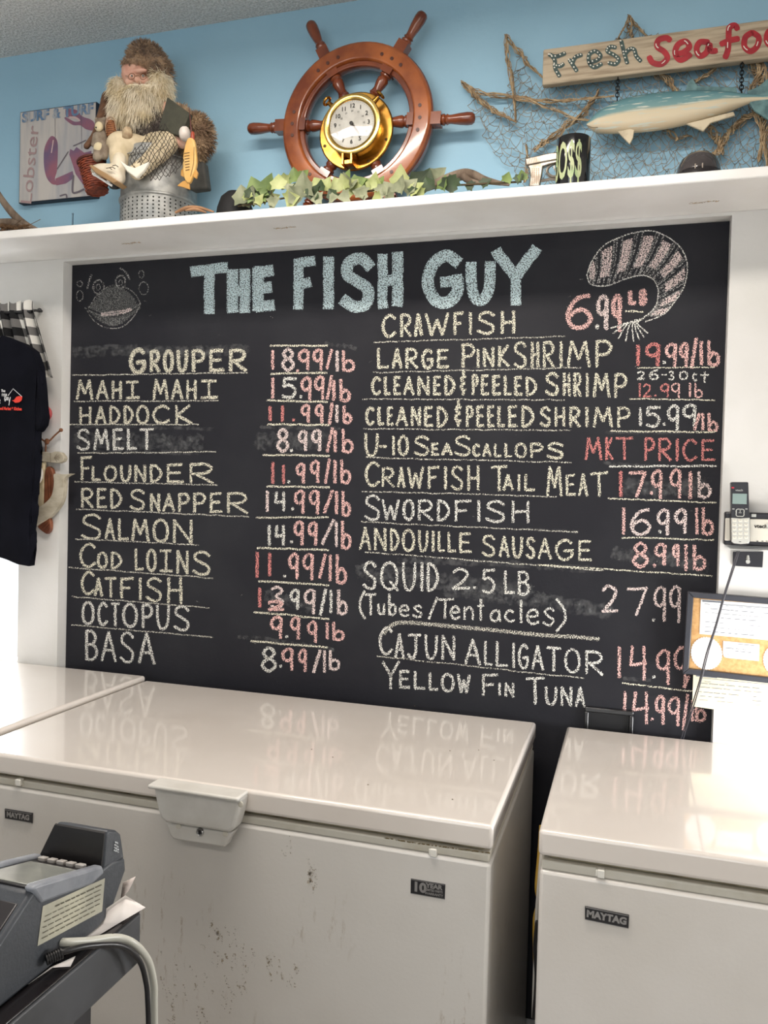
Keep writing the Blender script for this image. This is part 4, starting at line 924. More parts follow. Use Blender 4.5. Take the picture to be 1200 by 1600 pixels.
e(b, 214.5, 124, .062, 5.5, 5, .012); e(b, 203, 128, .05, 8, 6.5, .014); e(b, 228, 127, .05, 8, 6.5, .014); e(b, 215, 112, .05, 18, 4, .012)
blob('body', b, skin, FG, .0035, 3)
b = new()
for px in (206, 223.5): ell(b, P(px, 118.5, FY-.066), (.0036, .004, .0034), 12)
obj('eye', b, plain('eye_white', (225, 222, 214), .2), FG)
b = new()
for px in (206, 223.5): ell(b, P(px, 118.5, FY-.0695), (.0022, .0018, .0022), 10)
obj('pupil', b, plain('pupil_dark', (40, 34, 34), .15), FG)
b = new()
for px in (205.5, 224): 
    c = P(px, 119.5, FY-.073); tube(b, [(c.x+.0105*math.cos(a), c.y, c.z+.0085*math.sin(a)) for a in [i*PI/9 for i in range(19)]], .0008, 6)
tube(b, [P(211.5, 119, FY-.073), P(215, 118, FY-.076), P(218, 119, FY-.073)], .0008, 6)
tube(b, [P(229.5, 119, FY-.073), P(240, 117, FY-.03)], .0008, 6); tube(b, [P(199.8, 119, FY-.073), P(192, 118, FY-.03)], .0008, 6)
obj('spectacles', b, plain('wire_rim', (120, 86, 52), .3, metal=.8), FG)
b = new(); e(b, 229, 94, .0, 27, 23, .055); e(b, 236, 104, .0, 30, 16, .055); e(b, 222, 108, .012, 28, 8, .058); e(b, 254, 122, -.01, 12, 24, .045)
hat = blob('fur_hat', b, furm, FG, .006, 3)
b = new()
fur(b, P(229, 93, FY), (27*K, .055, 23*K), 2600, .013, .3, .0009); fur(b, P(237, 103, FY), (30*K, .056, 16*K), 1400, .013, .4, .0009); fur(b, P(222, 107, FY-.012), (28*K, .060, 8*K), 1000, .010, .2, .0009); fur(b, P(254, 124, FY+.01), (14*K, .05, 26*K), 800, .017, .5, .0012)
obj('fur_tufts', b, furm, hat, recalc=False)['kind'] = 'stuff'
b = new(); e(b, 213, 163, .035, 40, 27, .04); e(b, 190, 142, .02, 14, 18, .035); e(b, 249, 142, .015, 16, 26, .04); e(b, 258, 150, .0, 14, 22, .035); e(b, 211, 176, .05, 32, 20, .032); e(b, 207, 137, .058, 15, 5, .014); e(b, 224, 137, .058, 15, 5, .014)
bd = blob('beard', b, hairm, FG, .0055, 4)
b = new()
fur(b, P(213, 163, FY-.035), (40*K, .043, 27*K), 4200, .040, 1.6, .0007, .3, .22, curl=.18); fur(b, P(211, 178, FY-.05), (30*K, .033, 18*K), 1600, .034, 1.8, .0007, .3, .2, curl=.15); fur(b, P(250, 142, FY-.015), (17*K, .043, 28*K), 1500, .030, 1.3, .0007, .4, .35, curl=.5); fur(b, P(190, 143, FY-.02), (15*K, .038, 20*K), 1000, .028, 1.3, .0007, .4, .35, curl=.5); fur(b, P(214, 138, FY-.06), (19*K, .012, 4*K), 500, .020, 1.2, .0007, .2, .3)
obj('beard_strands', b, hairm, bd, recalc=False)['kind'] = 'stuff'
b = new(); e(b, 236, 205, .0, 37, 36, .064); e(b, 232, 180, .0, 40, 22, .055)
jk = blob('fur_jacket', b, furd, FG, .006, 3)
b = new(); fur(b, P(236, 203, FY), (38*K, .068, 37*K), 1800, .014, .4); obj('jacket_fur', b, furd, jk, recalc=False)['kind'] = 'stuff'
b = new(); e(b, 307, 216, .015, 25, 34, .05); e(b, 283, 186, .0, 18, 22, .045)
sl = blob('fur_sleeve', b, furt, FG, .006, 3); sl['label'] = 'thick tan fur sleeve'
b = new(); fur(b, P(307, 216, FY-.015), (26*K, .054, 35*K), 2200, .014, .3, .0012); fur(b, P(283, 188, FY), (18*K, .046, 22*K), 500, .012, .3); obj('sleeve_fur', b, furt, sl, recalc=False)['kind'] = 'stuff'
b = new(); cap(b, [(176, 152, .0, 10), (166, 150, .01, 7), (163, 172, .03, 9), (158, 186, .05, 8)]); cap(b, [(158, 190, .05, 8), (148, 212, .07, 6), (135, 229, .08, 5)])
s2 = blob('brown_sleeve', b, plain('brown_suede', (112, 80, 58), .85, rgb2=(84, 58, 42), nscale=40), FG, .0045, 3)
b = new(); prism(b, [P(290, 246, FY-.02), P(318, 252, FY-.02), P(323.5, 294, FY-.02), P(300, 297, FY-.02), P(286, 290, FY-.02)], (0, .03, 0)); obj('coat_tail', b, plain('dark_olive_cloth', (74, 74, 70), .8, rgb2=(58, 58, 56), nscale=30), FG, bevel=.006)
b = new(); e(b, 188, 226, .08, 22, 19, .036); cap(b, [(225, 232, .03, 17), (205, 228, .07, 18), (188, 236, .085, 17), (186, 256, .1, 13)])
cap(b, [(240, 226, .03, 18), (262, 222, .085, 16), (254, 232, .095, 16), (234, 252, .105, 13), (214, 268, .115, 12)])
tr = blob('trousers', b, cloth, FG, .0045, 4)
def boot(parent):
    b = new(); cap(b, [(150, 266, .125, 8), (160, 266, .125, 10), (175, 270, .12, 12), (184, 277, .115, 12)]); cap(b, [(184, 272, .115, 11), (186, 258, .11, 11), (187, 248, .105, 10)])
    o = blob('boot', b, plain('white_leather', (222, 212, 192), .5, rgb2=(206, 194, 170), nscale=30), parent, .0042, 3); o['label'] = 'white lace-up boot'
    b = new(); prism(b, [P(138, 258, FY-.15), P(142, 256.5, FY-.15), P(183, 282, FY-.15), P(176, 286.5, FY-.15), P(148, 270, FY-.15)], (0, .05, 0)); obj('boot_sole', b, plain('tan_sole', (150, 120, 84), .7), o, bevel=.003)
    b = new(); prism(b, [P(143, 272, FY-.138), P(144.5, 269.5, FY-.138), P(174, 287.5, FY-.138), P(173, 291, FY-.138)], (0, .006, 0)); prism(b, [P(145, 274, FY-.138), P(148, 267, FY-.138), P(150, 268, FY-.138), P(148, 275, FY-.138)], (0, .006, 0)); prism(b, [P(165, 285, FY-.138), P(168, 279, FY-.138), P(170, 280, FY-.138), P(168, 287, FY-.138)], (0, .006, 0))
    obj('skate_blade', b, plain('blade_white', (244, 244, 242), .3), o, bevel=.0006)
    b = new()
    for x, y in ((176, 259), (171, 262), (166, 263)):
        tube(b, [P(x, y, FY-.148), P(x+5, y-1, FY-.152), P(x+9, y+2, FY-.148)], .0011, 5)
    obj('bootlace', b, plain('lace_dark', (70, 60, 50), .8), o)
boot(FG)
b = new(); prism(b, [P(185, 249, FY-.152), P(198, 258, FY-.152), P(210, 262, FY-.152), P(232, 252, FY-.152), P(224, 266, FY-.152), P(212.5, 278, FY-.152), P(198, 268, FY-.152)], (0, .012, 0)); obj('trouser_cuff', b, plain('cuff_white', (226, 220, 206), .8), FG, bevel=.003)
b = new(); cap(b, [(176, 290, .07, 6), (184, 288, .07, 7), (190, 282, .06, 6)]); o = blob('boot', b, blackp, FG, .004, 2); o['label'] = 'black boot behind the white one'
b = new(); e(b, 199, 208, .1, 8, 10, .014); cap(b, [(196, 214, .1, 4), (190, 218, .102, 3)]); blob('mitten', b, plain('tan_mitten', (190, 170, 138), .85, rgb2=(150, 124, 96), nscale=50), FG, .0035, 2)
# black netting over his knee
netm = plain('black_netting', (38, 30, 28), .8)
def netmesh(b, cols, rows, pos, keep, rad, sag=.0):
    # diamond netting: knots on a staggered grid joined by thin cords
    def knot(i, j): return (i+.5*(j % 2))/cols, j/rows
    for j in range(rows):
        for i in range(-1, cols+1):
            u, v = knot(i, j)
            for di in ((0, -1) if j % 2 == 0 else (0, 1)):
                u2, v2 = knot(i+di, j+1)
                if keep(u, v) and keep(u2, v2): tube(b, [pos(u, v), (Vector(pos(u, v))+Vector(pos(u2, v2)))/2+Vector((0, 0, -sag)), pos(u2, v2)], rad, 4, cap=False)
poly = [(228, 188), (262, 196), (283, 228), (287, 252), (272, 276), (246, 284), (222, 280), (204, 262), (200, 238), (222, 222)]
def inside(pl, x, y):
    r_ = False
    for (a, c), (d, f) in zip(pl, pl[1:]+pl[:1]):
        if (c > y) != (f > y) and x < (d-a)*(y-c)/(f-c)+a: r_ = not r_
    return r_
b = new(); random.seed(21)
jt = {}
def npos(u, v):
    kx = (round(u*100), round(v*100)); j = jt.setdefault(kx, (random.gauss(0, 1.0), random.gauss(0, 1.0), random.gauss(0, .004)))
    x, y = 195+u*95+j[0], 185+v*102+j[1]; return P(x, y, FY-.122-.022*math.sin(PI*min(1, max(0, u)))*math.sin(PI*min(1, max(0, v)))+j[2])
netmesh(b, 15, 20, npos, lambda u, v: inside(poly, 195+u*95, 185+v*102), .0008)
o = obj('lap_net', b, netm); tag(o, 'black fishing net draped over the figurine knees', 'net')
# olive satchel, float, wooden fish on a rod
b = new(); prism(b, [P(261, 151, FY-.105), P(296, 176.5, FY-.105), P(282, 213, FY-.105), P(247, 202, FY-.105)], (0, .02, 0))
o = obj('satchel', b, plain('olive_canvas', (66, 66, 54), .85, rgb2=(58, 58, 48), nscale=60), bevel=.003); tag(o, 'square dark olive cloth pouch at the figurine shoulder', 'pouch')
b = new(); e(b, 288.6, 209, .095, 8.5, 11, .016); o = obj('fishing_float', b, plain('float_white', (214, 206, 198), .5, rgb2=(196, 184, 174), nscale=40)); tag(o, 'small white oval fishing float beside the hanging wooden fish', 'float')
z3 = lambda L_: [(130+x/5.4545, 50+y/5.4545) for x, y in L_]
t = thing('wooden_fish', 'small yellow wooden fish with dark stripes hanging from the figurine rod', 'ornament', P(292, 250, FY-.11))
b = new(); prism(b, [P(x, y, FY-.115) for x, y in cathull(z3([(895, 900), (940, 915), (958, 1040), (960, 1130), (930, 1220), (905, 1280), (880, 1280), (855, 1230), (845, 1130), (852, 1030), (870, 950)]), True, 3)], (0, .012, 0)); fb = obj('fish_body', b, mat('yellow_wood_paint', (206, 158, 84), .5, rgb2=(216, 180, 116), nscale=16), t, bevel=.003)
b = new()
for L_ in ([(900, 1270), (905, 1340), (850, 1322), (800, 1308), (845, 1272), (878, 1262)], [(852, 1150), (832, 1180), (830, 1222), (858, 1238)], [(955, 1160), (976, 1200), (962, 1250), (935, 1232)]):
    prism(b, [P(x, y, FY-.111) for x, y in z3(L_)], (0, .006, 0))
obj('fins', b, mat('yellow_fin_paint', (190, 142, 74), .5), fb, bevel=.001)
b = new()
for i in range(7): ribbon(b, z3([(862+2*i, 1035+i*24), (905, 1028+i*24)]), 1.3, lambda x, y, l: P(x, y, FY-.1153-l))
ribbon(b, z3([(945, 980), (940, 1120), (915, 1230)]), .8, lambda x, y, l: P(x, y, FY-.1153-l)); obj('stripes', b, plain('stripe_brown', (96, 68, 36), .6), fb, recalc=False)
t = thing('toy_fishing_rod', 'tiny dark red rod holding up the yellow wooden fish', 'rod', P(299, 210, FY-.112))
b = new(); tube(b, [P(295.5, 166, FY-.105), P(297.5, 190, FY-.108), P(300, 214, FY-.109)], [.0006, .0014, .0024], 8); obj('rod_pole', b, plain('rod_dark_red', (86, 38, 30), .4), t)
b = new(); lathe(b, [(.0045, -.012), (.006, -.006), (.005, .006), (.003, .01)], P(301, 212, FY-.109), (0, 0, 1), 12); obj('rod_grip', b, plain('grip_red', (150, 62, 40), .45), t)
# red wicker basket
bt, bb_ = P(143, 253, FY-.055), P(152, 299, FY-.055)
wick = mat('red_wicker', (150, 70, 42), .6, rgb2=(104, 44, 26), nscale=90)
t = thing('wicker_basket', 'small red-brown wicker basket hanging at the figurine boot', 'basket', bb_)
axv = (bt-bb_); hB = axv.length; axv.normalize(); av = axv.cross(Vector((0, 1, 0))).normalized(); bv = axv.cross(av)
b = new(); lathe(b, [(.022, 0), (.029, .001), (.036, hB), (.033, hB), (.027, .004), (.001, .004)], bb_, axv, 28, caps=True)
obj('basket_core', b, wick, t)
b = new()
for i in range(15):
    f = i/14; r_ = .030+.0075*f
    tube(b, [bb_+axv*hB*f+(av*math.cos(a)+bv*math.sin(a))*(r_+.0014*math.sin(a*11+PI*(i % 2))) for a in [k*2*PI/66 for k in range(67)]], .0019, 5, cap=False)
obj('weave', b, wick, t)
b = new(); tube(b, [bt+(av*math.cos(a)+bv*math.sin(a))*.0382 for a in [k*2*PI/40 for k in range(41)]], .0036, 8, cap=False); obj('basket_rim', b, plain('wicker_dark', (84, 34, 22), .6), t)
b = new(); tube(b, cathull([tuple(bt+av*.041), tuple(P(150, 236, FY-.06)), tuple(P(157, 231, FY-.062)), tuple(bt-av*.041)], False, 6), .0015, 6); obj('basket_handle', b, plain('wicker_dark', (84, 34, 22)), t)
# plush animal and wicker creel at his side
pl = thing('plush_animal', 'little cream and grey plush animal under the figurine arm', 'plush toy', P(155, 246, FY-.1))
b = new(); e(b, 157, 195, .1, 8, 10, .017); e(b, 158, 221, .095, 12, 17, .024); cap(b, [(150, 212, .105, 5), (146, 226, .11, 4)]); cap(b, [(155, 232, .11, 8), (152, 246, .12, 7)]); cap(b, [(163, 232, .11, 7), (163, 244, .115, 6)]); e(b, 151, 187, .095, 3.2, 4, .006); e(b, 163, 186, .095, 3.2, 4, .006)
blob('plush_body', b, plain('grey_plush', (140, 128, 112), .95, rgb2=(112, 98, 84), nscale=50), pl, .0035, 2)
b = new(); e(b, 154.5, 198, .113, 6.5, 7.5, .009); e(b, 154, 231, .118, 7.5, 8, .012); o = obj('plush_muzzle', b, plain('cream_plush', (206, 192, 158), .95), pl); o['label'] = 'cream muzzle and belly'
b = new(); ell(b, P(150, 199, FY-.1225), (.0025, .002, .002), 8); obj('plush_nose', b, blackp, pl)
t = thing('fish_creel', 'tiny oval wicker creel tucked beside the plush animal', 'basket', P(174, 216, FY-.105))
b = new(); e(b, 174, 203, .095, 8.5, 15, .012); cr = obj('creel_body', b, plain('creel_wicker', (134, 84, 50), .7, rgb2=(92, 54, 32), nscale=160, nlo=.45, nhi=.55), t)
b = new()
for i in range(9):
    z = -13+i*3.2; w_ = 8.8*math.sqrt(max(.05, 1-(z/15.5)**2)); c = P(174, 203+z, FY-.095)
    tube(b, [(c.x+w_*K*math.cos(a), c.y-.0125*w_/8.8*math.sin(a), c.z) for a in [k*PI/12 for k in range(13)]], .0011, 5)
obj('creel_weave', b, plain('creel_wicker_light', (164, 108, 66), .7), cr)
b = new(); tube(b, cathull([tuple(P(167, 210, FY-.1)), tuple(P(165, 196, FY-.105)), tuple(P(170, 184, FY-.105)), tuple(P(178, 186, FY-.105)), tuple(P(182, 204, FY-.1))], False, 5), .0017, 6); obj('creel_strap', b, plain('creel_strap', (156, 132, 108), .8), t)

# little things along the shelf
b = new(); c = P(113.5, 352, -.1); lathe(b, [(.004, SH1), (.0045, SH1+.001), (.0032, SH1+.006), (.0022, c.z+.03), (.0032, c.z+.036), (.0026, c.z+.0362)], (c.x, c.y, 0), (0, 0, 1), 12)
o = obj('glass_vial', b, mat('vial_glass', (120, 150, 168), .1, trans=.4, spec=.6)); tag(o, 'tiny slim glass vial standing on the shelf below the lobster sign', 'vial')
b = new(); c = P(136, 353, -.08); ell(b, (c.x, c.y, SH1+.021), (.012, .009, .021), 14); o = obj('pebble', b, plain('pebble_brown', (92, 78, 66), .7)); tag(o, 'brown pebble on the shelf between the vial and the bucket', 'stone')
b = new(); limb(b, [(274, 332, 0), (292, 325, .0), (312, 325, 0), (334, 331, 0)], -.235, [.003, .0055, .005, .002]); limb(b, [(290, 329, 0), (305, 327, 0), (322, 332, 0)], -.24, [.002, .0045, .002])
o = obj('driftwood_stick', b, mat('tan_driftwood', (168, 128, 94), .85, rgb2=(122, 88, 62), nscale=50, stretch=(.2, 1, 1))); tag(o, 'short tan driftwood twig on the shelf just right of the bucket', 'driftwood')
c = P(362, 330, -.16); zc_ = c.z; t = thing('black_hat', 'round black hat half hidden behind the left end of the ivy', 'hat', (c.x, -.16, SH1))
b = new(); rr = 30*mpp(c); hh = P(362, 295.5, -.16).z-SH1
lathe(b, [(rr*1.0, 0), (rr*1.0, hh*.2), (rr*.93, hh*.5), (rr*.75, hh*.8), (rr*.45, hh*.96), (.001, hh)], (c.x, -.14, SH1), (0, 0, 1), 32); obj('crown', b, mat('black_felt', (16, 16, 18), .75), t)
b = new(); lathe(b, [(rr*1.0, 0), (rr*1.12, .0), (rr*1.12, .004), (rr*1.0, .006)], (c.x, -.14, SH1), (0, 0, 1), 32); obj('brim', b, mat('black_felt', (16, 16, 18)), t)

# ivy garland
random.seed(33)
ivm = [mat('ivy_green', (128, 148, 84), .55, rgb2=(98, 118, 68), nscale=25), mat('ivy_pale', (182, 188, 132), .55, rgb2=(150, 160, 98), nscale=25), mat('ivy_dusty', (148, 152, 124), .7, rgb2=(116, 122, 94), nscale=30), mat('ivy_dark', (62, 80, 50), .6, rgb2=(50, 62, 42), nscale=25)]
IV = [(0, 0), (-.22, .03), (-.5, -.06), (-.44, .2), (-.56, .42), (-.38, .56), (-.2, .8), (0, 1.02), (.2, .8), (.38, .56), (.56, .42), (.44, .2), (.5, -.06), (.22, .03)]
def leaf(b, pos, size, tip, nrm, mi):
    up = Vector(tip).normalized(); n_ = Vector(nrm); n_ = (n_-up*n_.dot(up)).normalized(); sd = up.cross(n_); bend = random.uniform(-.35, .35)
    pos = Vector(pos); ce = b.verts.new(pos+up*size*.36-n_*size*.06)
    vs = [b.verts.new(pos+sd*x*size+up*y*size+n_*size*(abs(x)*.25+bend*(y-.4)**2)) for x, y in IV]
    for i in range(len(vs)):
        f = b.faces.new((ce, vs[i], vs[(i+1) % len(vs)])); f.material_index = mi; f.smooth = True
t = thing('ivy_garland', 'artificial green ivy garland lying along the shelf under the ship wheel', 'garland', P(540, 312, -.2))
b = new()
vine = cathull([tuple(P(x, y, yy)) for x, y, yy in ((372, 322, -.19), (400, 318, -.21), (430, 312, -.2), (470, 306, -.22), (520, 304, -.21), (580, 298, -.22), (630, 294, -.21), (700, 290, -.2), (760, 287, -.2), (815, 284, -.19))], False, 6)
for i, v in enumerate(vine): vine[i] = (v[0], v[1], max(v[2], SH1+.006))
tube(b, vine, .0025, 6)
for pts in ([(432, 312), (424, 302), (428, 292), (436, 282)], [(448, 308), (452, 300), (446, 292), (438, 288)]): tube(b, cathull([tuple(P(x, y, -.215)) for x, y in pts], False, 5), .0015, 5)
obj('vine', b, plain('vine_brown', (74, 62, 40), .8), t)
b = new()
spec = [(381, 318, 26, 2, 100, -.2), (392, 316, 26, 3, 75, -.17), (405, 312, 32, 0, 110, -.21), (413, 310, 34, 0, 68, -.19), (403, 320, 16, 1, 60, -.235), (420, 320, 17, 2, 20, -.235), (432, 318, 16, 2, 150, -.235), (446, 316, 24, 1, 10, -.23),
        (436, 296, 22, 1, 95, -.22), (452, 285, 20, 1, 170, -.2), (462, 284, 20, 0, 100, -.2), (470, 282, 18, 0, 40, -.19), (478, 308, 34, 2, 95, -.225), (470, 314, 26, 2, 130, -.235), (484, 312, 22, 3, 60, -.23), (500, 294, 18, 1, 120, -.22), (508, 298, 20, 1, 70, -.22), (504, 310, 18, 2, 180, -.236), (514, 312, 15, 2, 10, -.238), (522, 310, 16, 3, 120, -.235),
        (530, 300, 22, 1, 110, -.2), (536, 292, 24, 0, 60, -.19), (548, 294, 26, 0, 20, -.2), (546, 306, 17, 2, 190, -.236), (556, 302, 26, 1, 130, -.22), (562, 310, 17, 2, 60, -.237), (572, 304, 22, 2, 160, -.233), (566, 296, 22, 0, 30, -.2), (584, 300, 26, 1, 80, -.22), (592, 304, 20, 2, 40, -.235), (600, 294, 18, 3, 150, -.2),
        (596, 306, 15, 1, 200, -.237), (612, 304, 22, 2, 120, -.232), (624, 302, 24, 2, 70, -.235), (626, 296, 32, 1, 85, -.21), (632, 300, 24, 2, 40, -.232), (640, 304, 16, 3, 20, -.236), (616, 308, 14, 2, 180, -.238), (652, 293, 20, 3, 150, -.2), (646, 292, 28, 3, 40, -.17),
        (640, 303, 24, 1, 30, -.235), (662, 290, 24, 3, 70, -.15), (674, 287, 28, 2, 40, -.14), (663, 302, 14, 1, 170, -.236), (672, 298, 20, 3, 110, -.225), (690, 297, 20, 0, 70, -.22), (697, 297, 24, 3, 50, -.22), (710, 294, 20, 3, 110, -.21), (752, 290, 16, 3, 30, -.2), (740, 292, 14, 3, 160, -.2), (790, 285, 14, 0, 70, -.2), (806, 284, 14, 3, 40, -.2), (817, 282, 14, 0, 100, -.2)]
for px, py, sz, mi, an, Y_ in spec:
    v = P(px, py, Y_); s_ = sz*mpp(v)*1.15; a = R(an)
    leaf(b, v, s_, (math.cos(a), random.uniform(-.3, .1), math.sin(a)), (random.uniform(-.5, .5), -1, random.uniform(-.3, .6)), mi)
for i in range(30):
    v = Vector(random.choice(vine[:34]))+Vector((random.gauss(0, .02), random.uniform(-.02, .015), random.uniform(0, .018)))
    v.y = max(v.y, -.24); a = random.uniform(0, 2*PI)
    leaf(b, v, random.uniform(.026, .042), (math.cos(a), random.uniform(-.4, .4), abs(math.sin(a))), (random.uniform(-.6, .6), -1, random.uniform(-.2, .8)), random.choice((0, 1, 2, 2, 3, 3)))
obj('foliage', b, ivm, t, recalc=False)
b = new(); limb(b, [(636, 300, 0), (668, 293, 0), (695, 281, 0), (722, 273, 0), (738, 274, 0), (760, 282, 0), (796, 289, 0)], -.15, [.004, .009, .012, .014, .013, .009, .003]); limb(b, [(722, 273, 0), (735, 283, 0), (762, 288, 0)], -.16, [.010, .008, .003])
o = obj('driftwood_log', b, drift); tag(o, 'long grey-brown driftwood piece lying right of the ship wheel', 'driftwood')

# ------------------------------------------------------------------ shelf, right half: net, sign, fish, mug, helmet
random.seed(44)
NY = -.012
netc = plain('net_cord', (178, 154, 120), .85, rgb2=(138, 114, 86), nscale=60)
netg = plain('net_cord_grey', (146, 136, 120), .85, rgb2=(112, 106, 98), nscale=50)
t = thing('fishing_net', 'old tan fishing net pinned to the blue wall behind the seafood sign', 'net', (.1, -.01, 2.3))
npoly = [(722, 128), (760, 142), (800, 172), (790, 55), (815, 88), (848, 122), (930, 100), (955, 85), (983, 24), (1012, 58), (1100, 60), (1250, 40), (1250, 300), (815, 300), (800, 268), (782, 240), (760, 190)]
jt2 = {}
def npos2(u, v):
    kx = (round(u*300), round(v*300)); j = jt2.setdefault(kx, (random.gauss(0, 3.2), random.gauss(0, 3.2), random.uniform(0, .016)))
    x, y = 715+u*530+j[0]+14*math.sin(v*7+u*5), 20+v*285+j[1]+10*math.sin(u*9)
    return P(x, y, NY-j[2])
b = new()
netmesh(b, 46, 42, npos2, lambda u, v: inside(npoly, 715+u*530, 20+v*285), .00085, .003)
o = obj('netting', b, netg, t); o['kind'] = 'stuff'
def bundle(pxs, n_, spread, Y=-.016, rad=.0013, m=netc):
    b = new()
    for i in range(n_):
        ph = random.uniform(0, 6); a = random.uniform(.3, 1)*spread
        pts = []
        sub_ = cathull(pxs, False, 6)
        for k, (x, y) in enumerate(sub_):
            f = k/(len(sub_)-1); s = a*(.25+.75*math.sin(PI*min(1, f+.12)))
            pts.append(P(x+s*math.sin(ph+k*.9)+random.gauss(0, .5), y+s*math.cos(ph*1.7+k*.8)+random.gauss(0, .5), Y-.010-.008*math.sin(ph+k*.7)))
        tube(b, pts, rad, 4, cap=False)
    obj('twisted_cord', b, m, t)
bundle([(722, 128), (745, 143), (800, 152), (860, 158), (905, 155), (960, 150)], 9, 4)
bundle([(722, 128), (742, 150), (768, 170), (790, 182), (806, 190)], 9, 4)
bundle([(790, 55), (793, 90), (802, 140), (806, 188)], 9, 4)
bundle([(790, 55), (812, 82), (830, 105), (850, 122)], 10, 5)
bundle([(806, 150), (850, 165), (890, 182), (930, 190)], 7, 4)
bundle([(835, 235), (860, 215), (895, 190), (925, 160), (935, 140)], 13, 7)
bundle([(983, 25), (974, 45), (964, 62)], 6, 2); bundle([(983, 25), (996, 42), (1010, 56)], 6, 2); bundle([(983, 25), (985, 48), (988, 60)], 6, 6)
bundle([(820, 285), (824, 255), (822, 225)], 6, 4); bundle([(1020, 110), (1045, 128), (1062, 148)], 10, 7)
bundle([(1085, 130), (1110, 112), (1130, 95)], 8, 6)
bundle([(1170, 90), (1185, 115), (1180, 150), (1192, 200), (1186, 250)], 16, 12); bundle([(1190, 95), (1197, 150), (1196, 210), (1200, 260)], 14, 10)
bundle([(1115, 245), (1128, 225), (1150, 195), (1172, 180), (1200, 165)], 15, 9); bundle([(1105, 195), (1120, 215), (1130, 240)], 9, 8); bundle([(1040, 205), (1060, 215), (1080, 212)], 5, 8)
# plank sign
PY = -.062
pa, pb_ = P(846, 76, PY), P(850, 133, PY)
px0, pz1, pz0 = (pa.x+pb_.x)/2, pa.z-.002, pb_.z+.002
plank = mat('weathered_plank', (186, 170, 146), .8, rgb2=(128, 110, 88), nscale=36, nlo=.45, nhi=.72, stretch=(.18, 1, 2.2), detail=8, bump=.3, bscale=70)
t = thing('seafood_sign', 'weathered wooden plank sign painted Fresh Seafood hung above the carved fish', 'sign', (.15, -.03, pz0))
b = new(); box(b, px0, .62, PY, PY+.024, pz0, pz1); pk = obj('plank', b, plank, t, bevel=.0035)
fgreen = mat('sign_green_paint', (62, 84, 80), .6, rgb2=(48, 66, 64), nscale=60); fred = mat('sign_red_paint', (172, 36, 46), .5, rgb2=(146, 28, 40), nscale=40); fwhite = plain('sign_white_paint', (226, 222, 210), .6)
sgf = lambda lift: (lambda x, y, l=0: P(x, y, PY-.0006-lift-l))
def strokes(b, polys, wd, fn, smooth=True):
    for pl_ in polys:
        c = cathull(pl_, False, 7) if smooth and len(pl_) > 2 else subdiv(pl_, 4)
        ribbon(b, c, wd, fn)
z3b = lambda L_: [(700+x/2.4, y/2.4) for x, y in L_]
fresh = [[(385, 205), (400, 225), (402, 255), (418, 285)], [(380, 205), (405, 212), (438, 200)], [(400, 245), (420, 248), (432, 240)],
         [(456, 225), (466, 240), (482, 265)], [(466, 238), (478, 215), (500, 206)],
         [(530, 235), (560, 225), (572, 208), (552, 192), (530, 205), (530, 235), (548, 252), (575, 240)],
         [(628, 178), (608, 176), (598, 192), (622, 206), (640, 222), (628, 240), (604, 236)],
         [(650, 155), (660, 195), (672, 236)], [(662, 205), (680, 185), (698, 186), (706, 210), (722, 228)]]
b = new(); strokes(b, [z3b(l) for l in fresh], 6.6, sgf(0)); ft = obj('fresh_lettering', b, fgreen, pk, recalc=False); ft['label'] = 'dark green Fresh with white dots'
b = new()
for l in fresh:
    c = cathull(z3b(l), False, 4)
    for k, (x, y) in enumerate(c):
        if k % 2 == 0: ribbon(b, [(x-1.6, y-1.2), (x-.8, y-.6)], 2.2, sgf(.0008))
obj('white_dots', b, fwhite, ft, recalc=False)
sea = [[(832, 150), (818, 142), (790, 150), (785, 175), (812, 195), (822, 218), (800, 240), (768, 235), (755, 215)],
       [(852, 205), (885, 195), (905, 175), (890, 155), (862, 168), (852, 200), (872, 225), (908, 205)],
       [(975, 158), (945, 158), (932, 185), (945, 210), (970, 195), (980, 165), (985, 190), (1005, 190)],
       [(1085, 108), (1075, 95), (1055, 105), (1052, 145), (1050, 185), (1040, 215)], [(1025, 165), (1055, 152), (1088, 145)],
       [(1140, 122), (1115, 140), (1112, 175), (1135, 192), (1160, 172), (1165, 140), (1142, 122)],
       [(1225, 105), (1200, 122), (1196, 155), (1218, 175), (1242, 155), (1248, 125), (1227, 105)],
       [(1325, 75), (1322, 120), (1328, 158)], [(1325, 110), (1300, 95), (1280, 125), (1295, 155), (1325, 140)]]
b = new(); strokes(b, [z3b(l) for l in sea], 9.2, sgf(0)); rt = obj('seafood_lettering', b, fred, pk, recalc=False); rt['label'] = 'red Seafood with white highlights'
b = new()
for l in sea:
    c = cathull(z3b(l), False, 6); n_ = len(c)
    if n_ > 20:
        ribbon(b, [(x-1.5, y-1) for x, y in c[n_//3:n_//3+5]], 1.6, sgf(.0008)); ribbon(b, [(x-1.2, y) for x, y in c[2*n_//3:2*n_//3+4]], 1.3, sgf(.0008))
obj('letter_highlights', b, fwhite, rt, recalc=False)
chainm = plain('black_chain', (30, 30, 32), .4, metal=.7)
FYC = -.064
def chain(x0, y0, x1, y1):
    b = new(); a, c = P(x0, y0, PY+.012), P(x1, y1, FYC+.006); c.x = (a.x+c.x)/2; a.x = c.x
    n_ = max(3, int((a-c).length/.0085)); d = (c-a)/n_
    for i in range(n_):
        m_ = a+d*(i+.5); dz = d.length*.72
        s = Vector((1, 0, 0)) if i % 2 else Vector((0, 1, 0))
        tube(b, [m_+Vector((0, 0, math.sin(q_)*dz))+s*math.cos(q_)*.0042 for q_ in [k*2*PI/12 for k in range(13)]], .0013, 5, cap=False)
    obj('chain', b, chainm, t)
chain(965, 120, 965, 156); chain(1158, 94, 1160, 145)
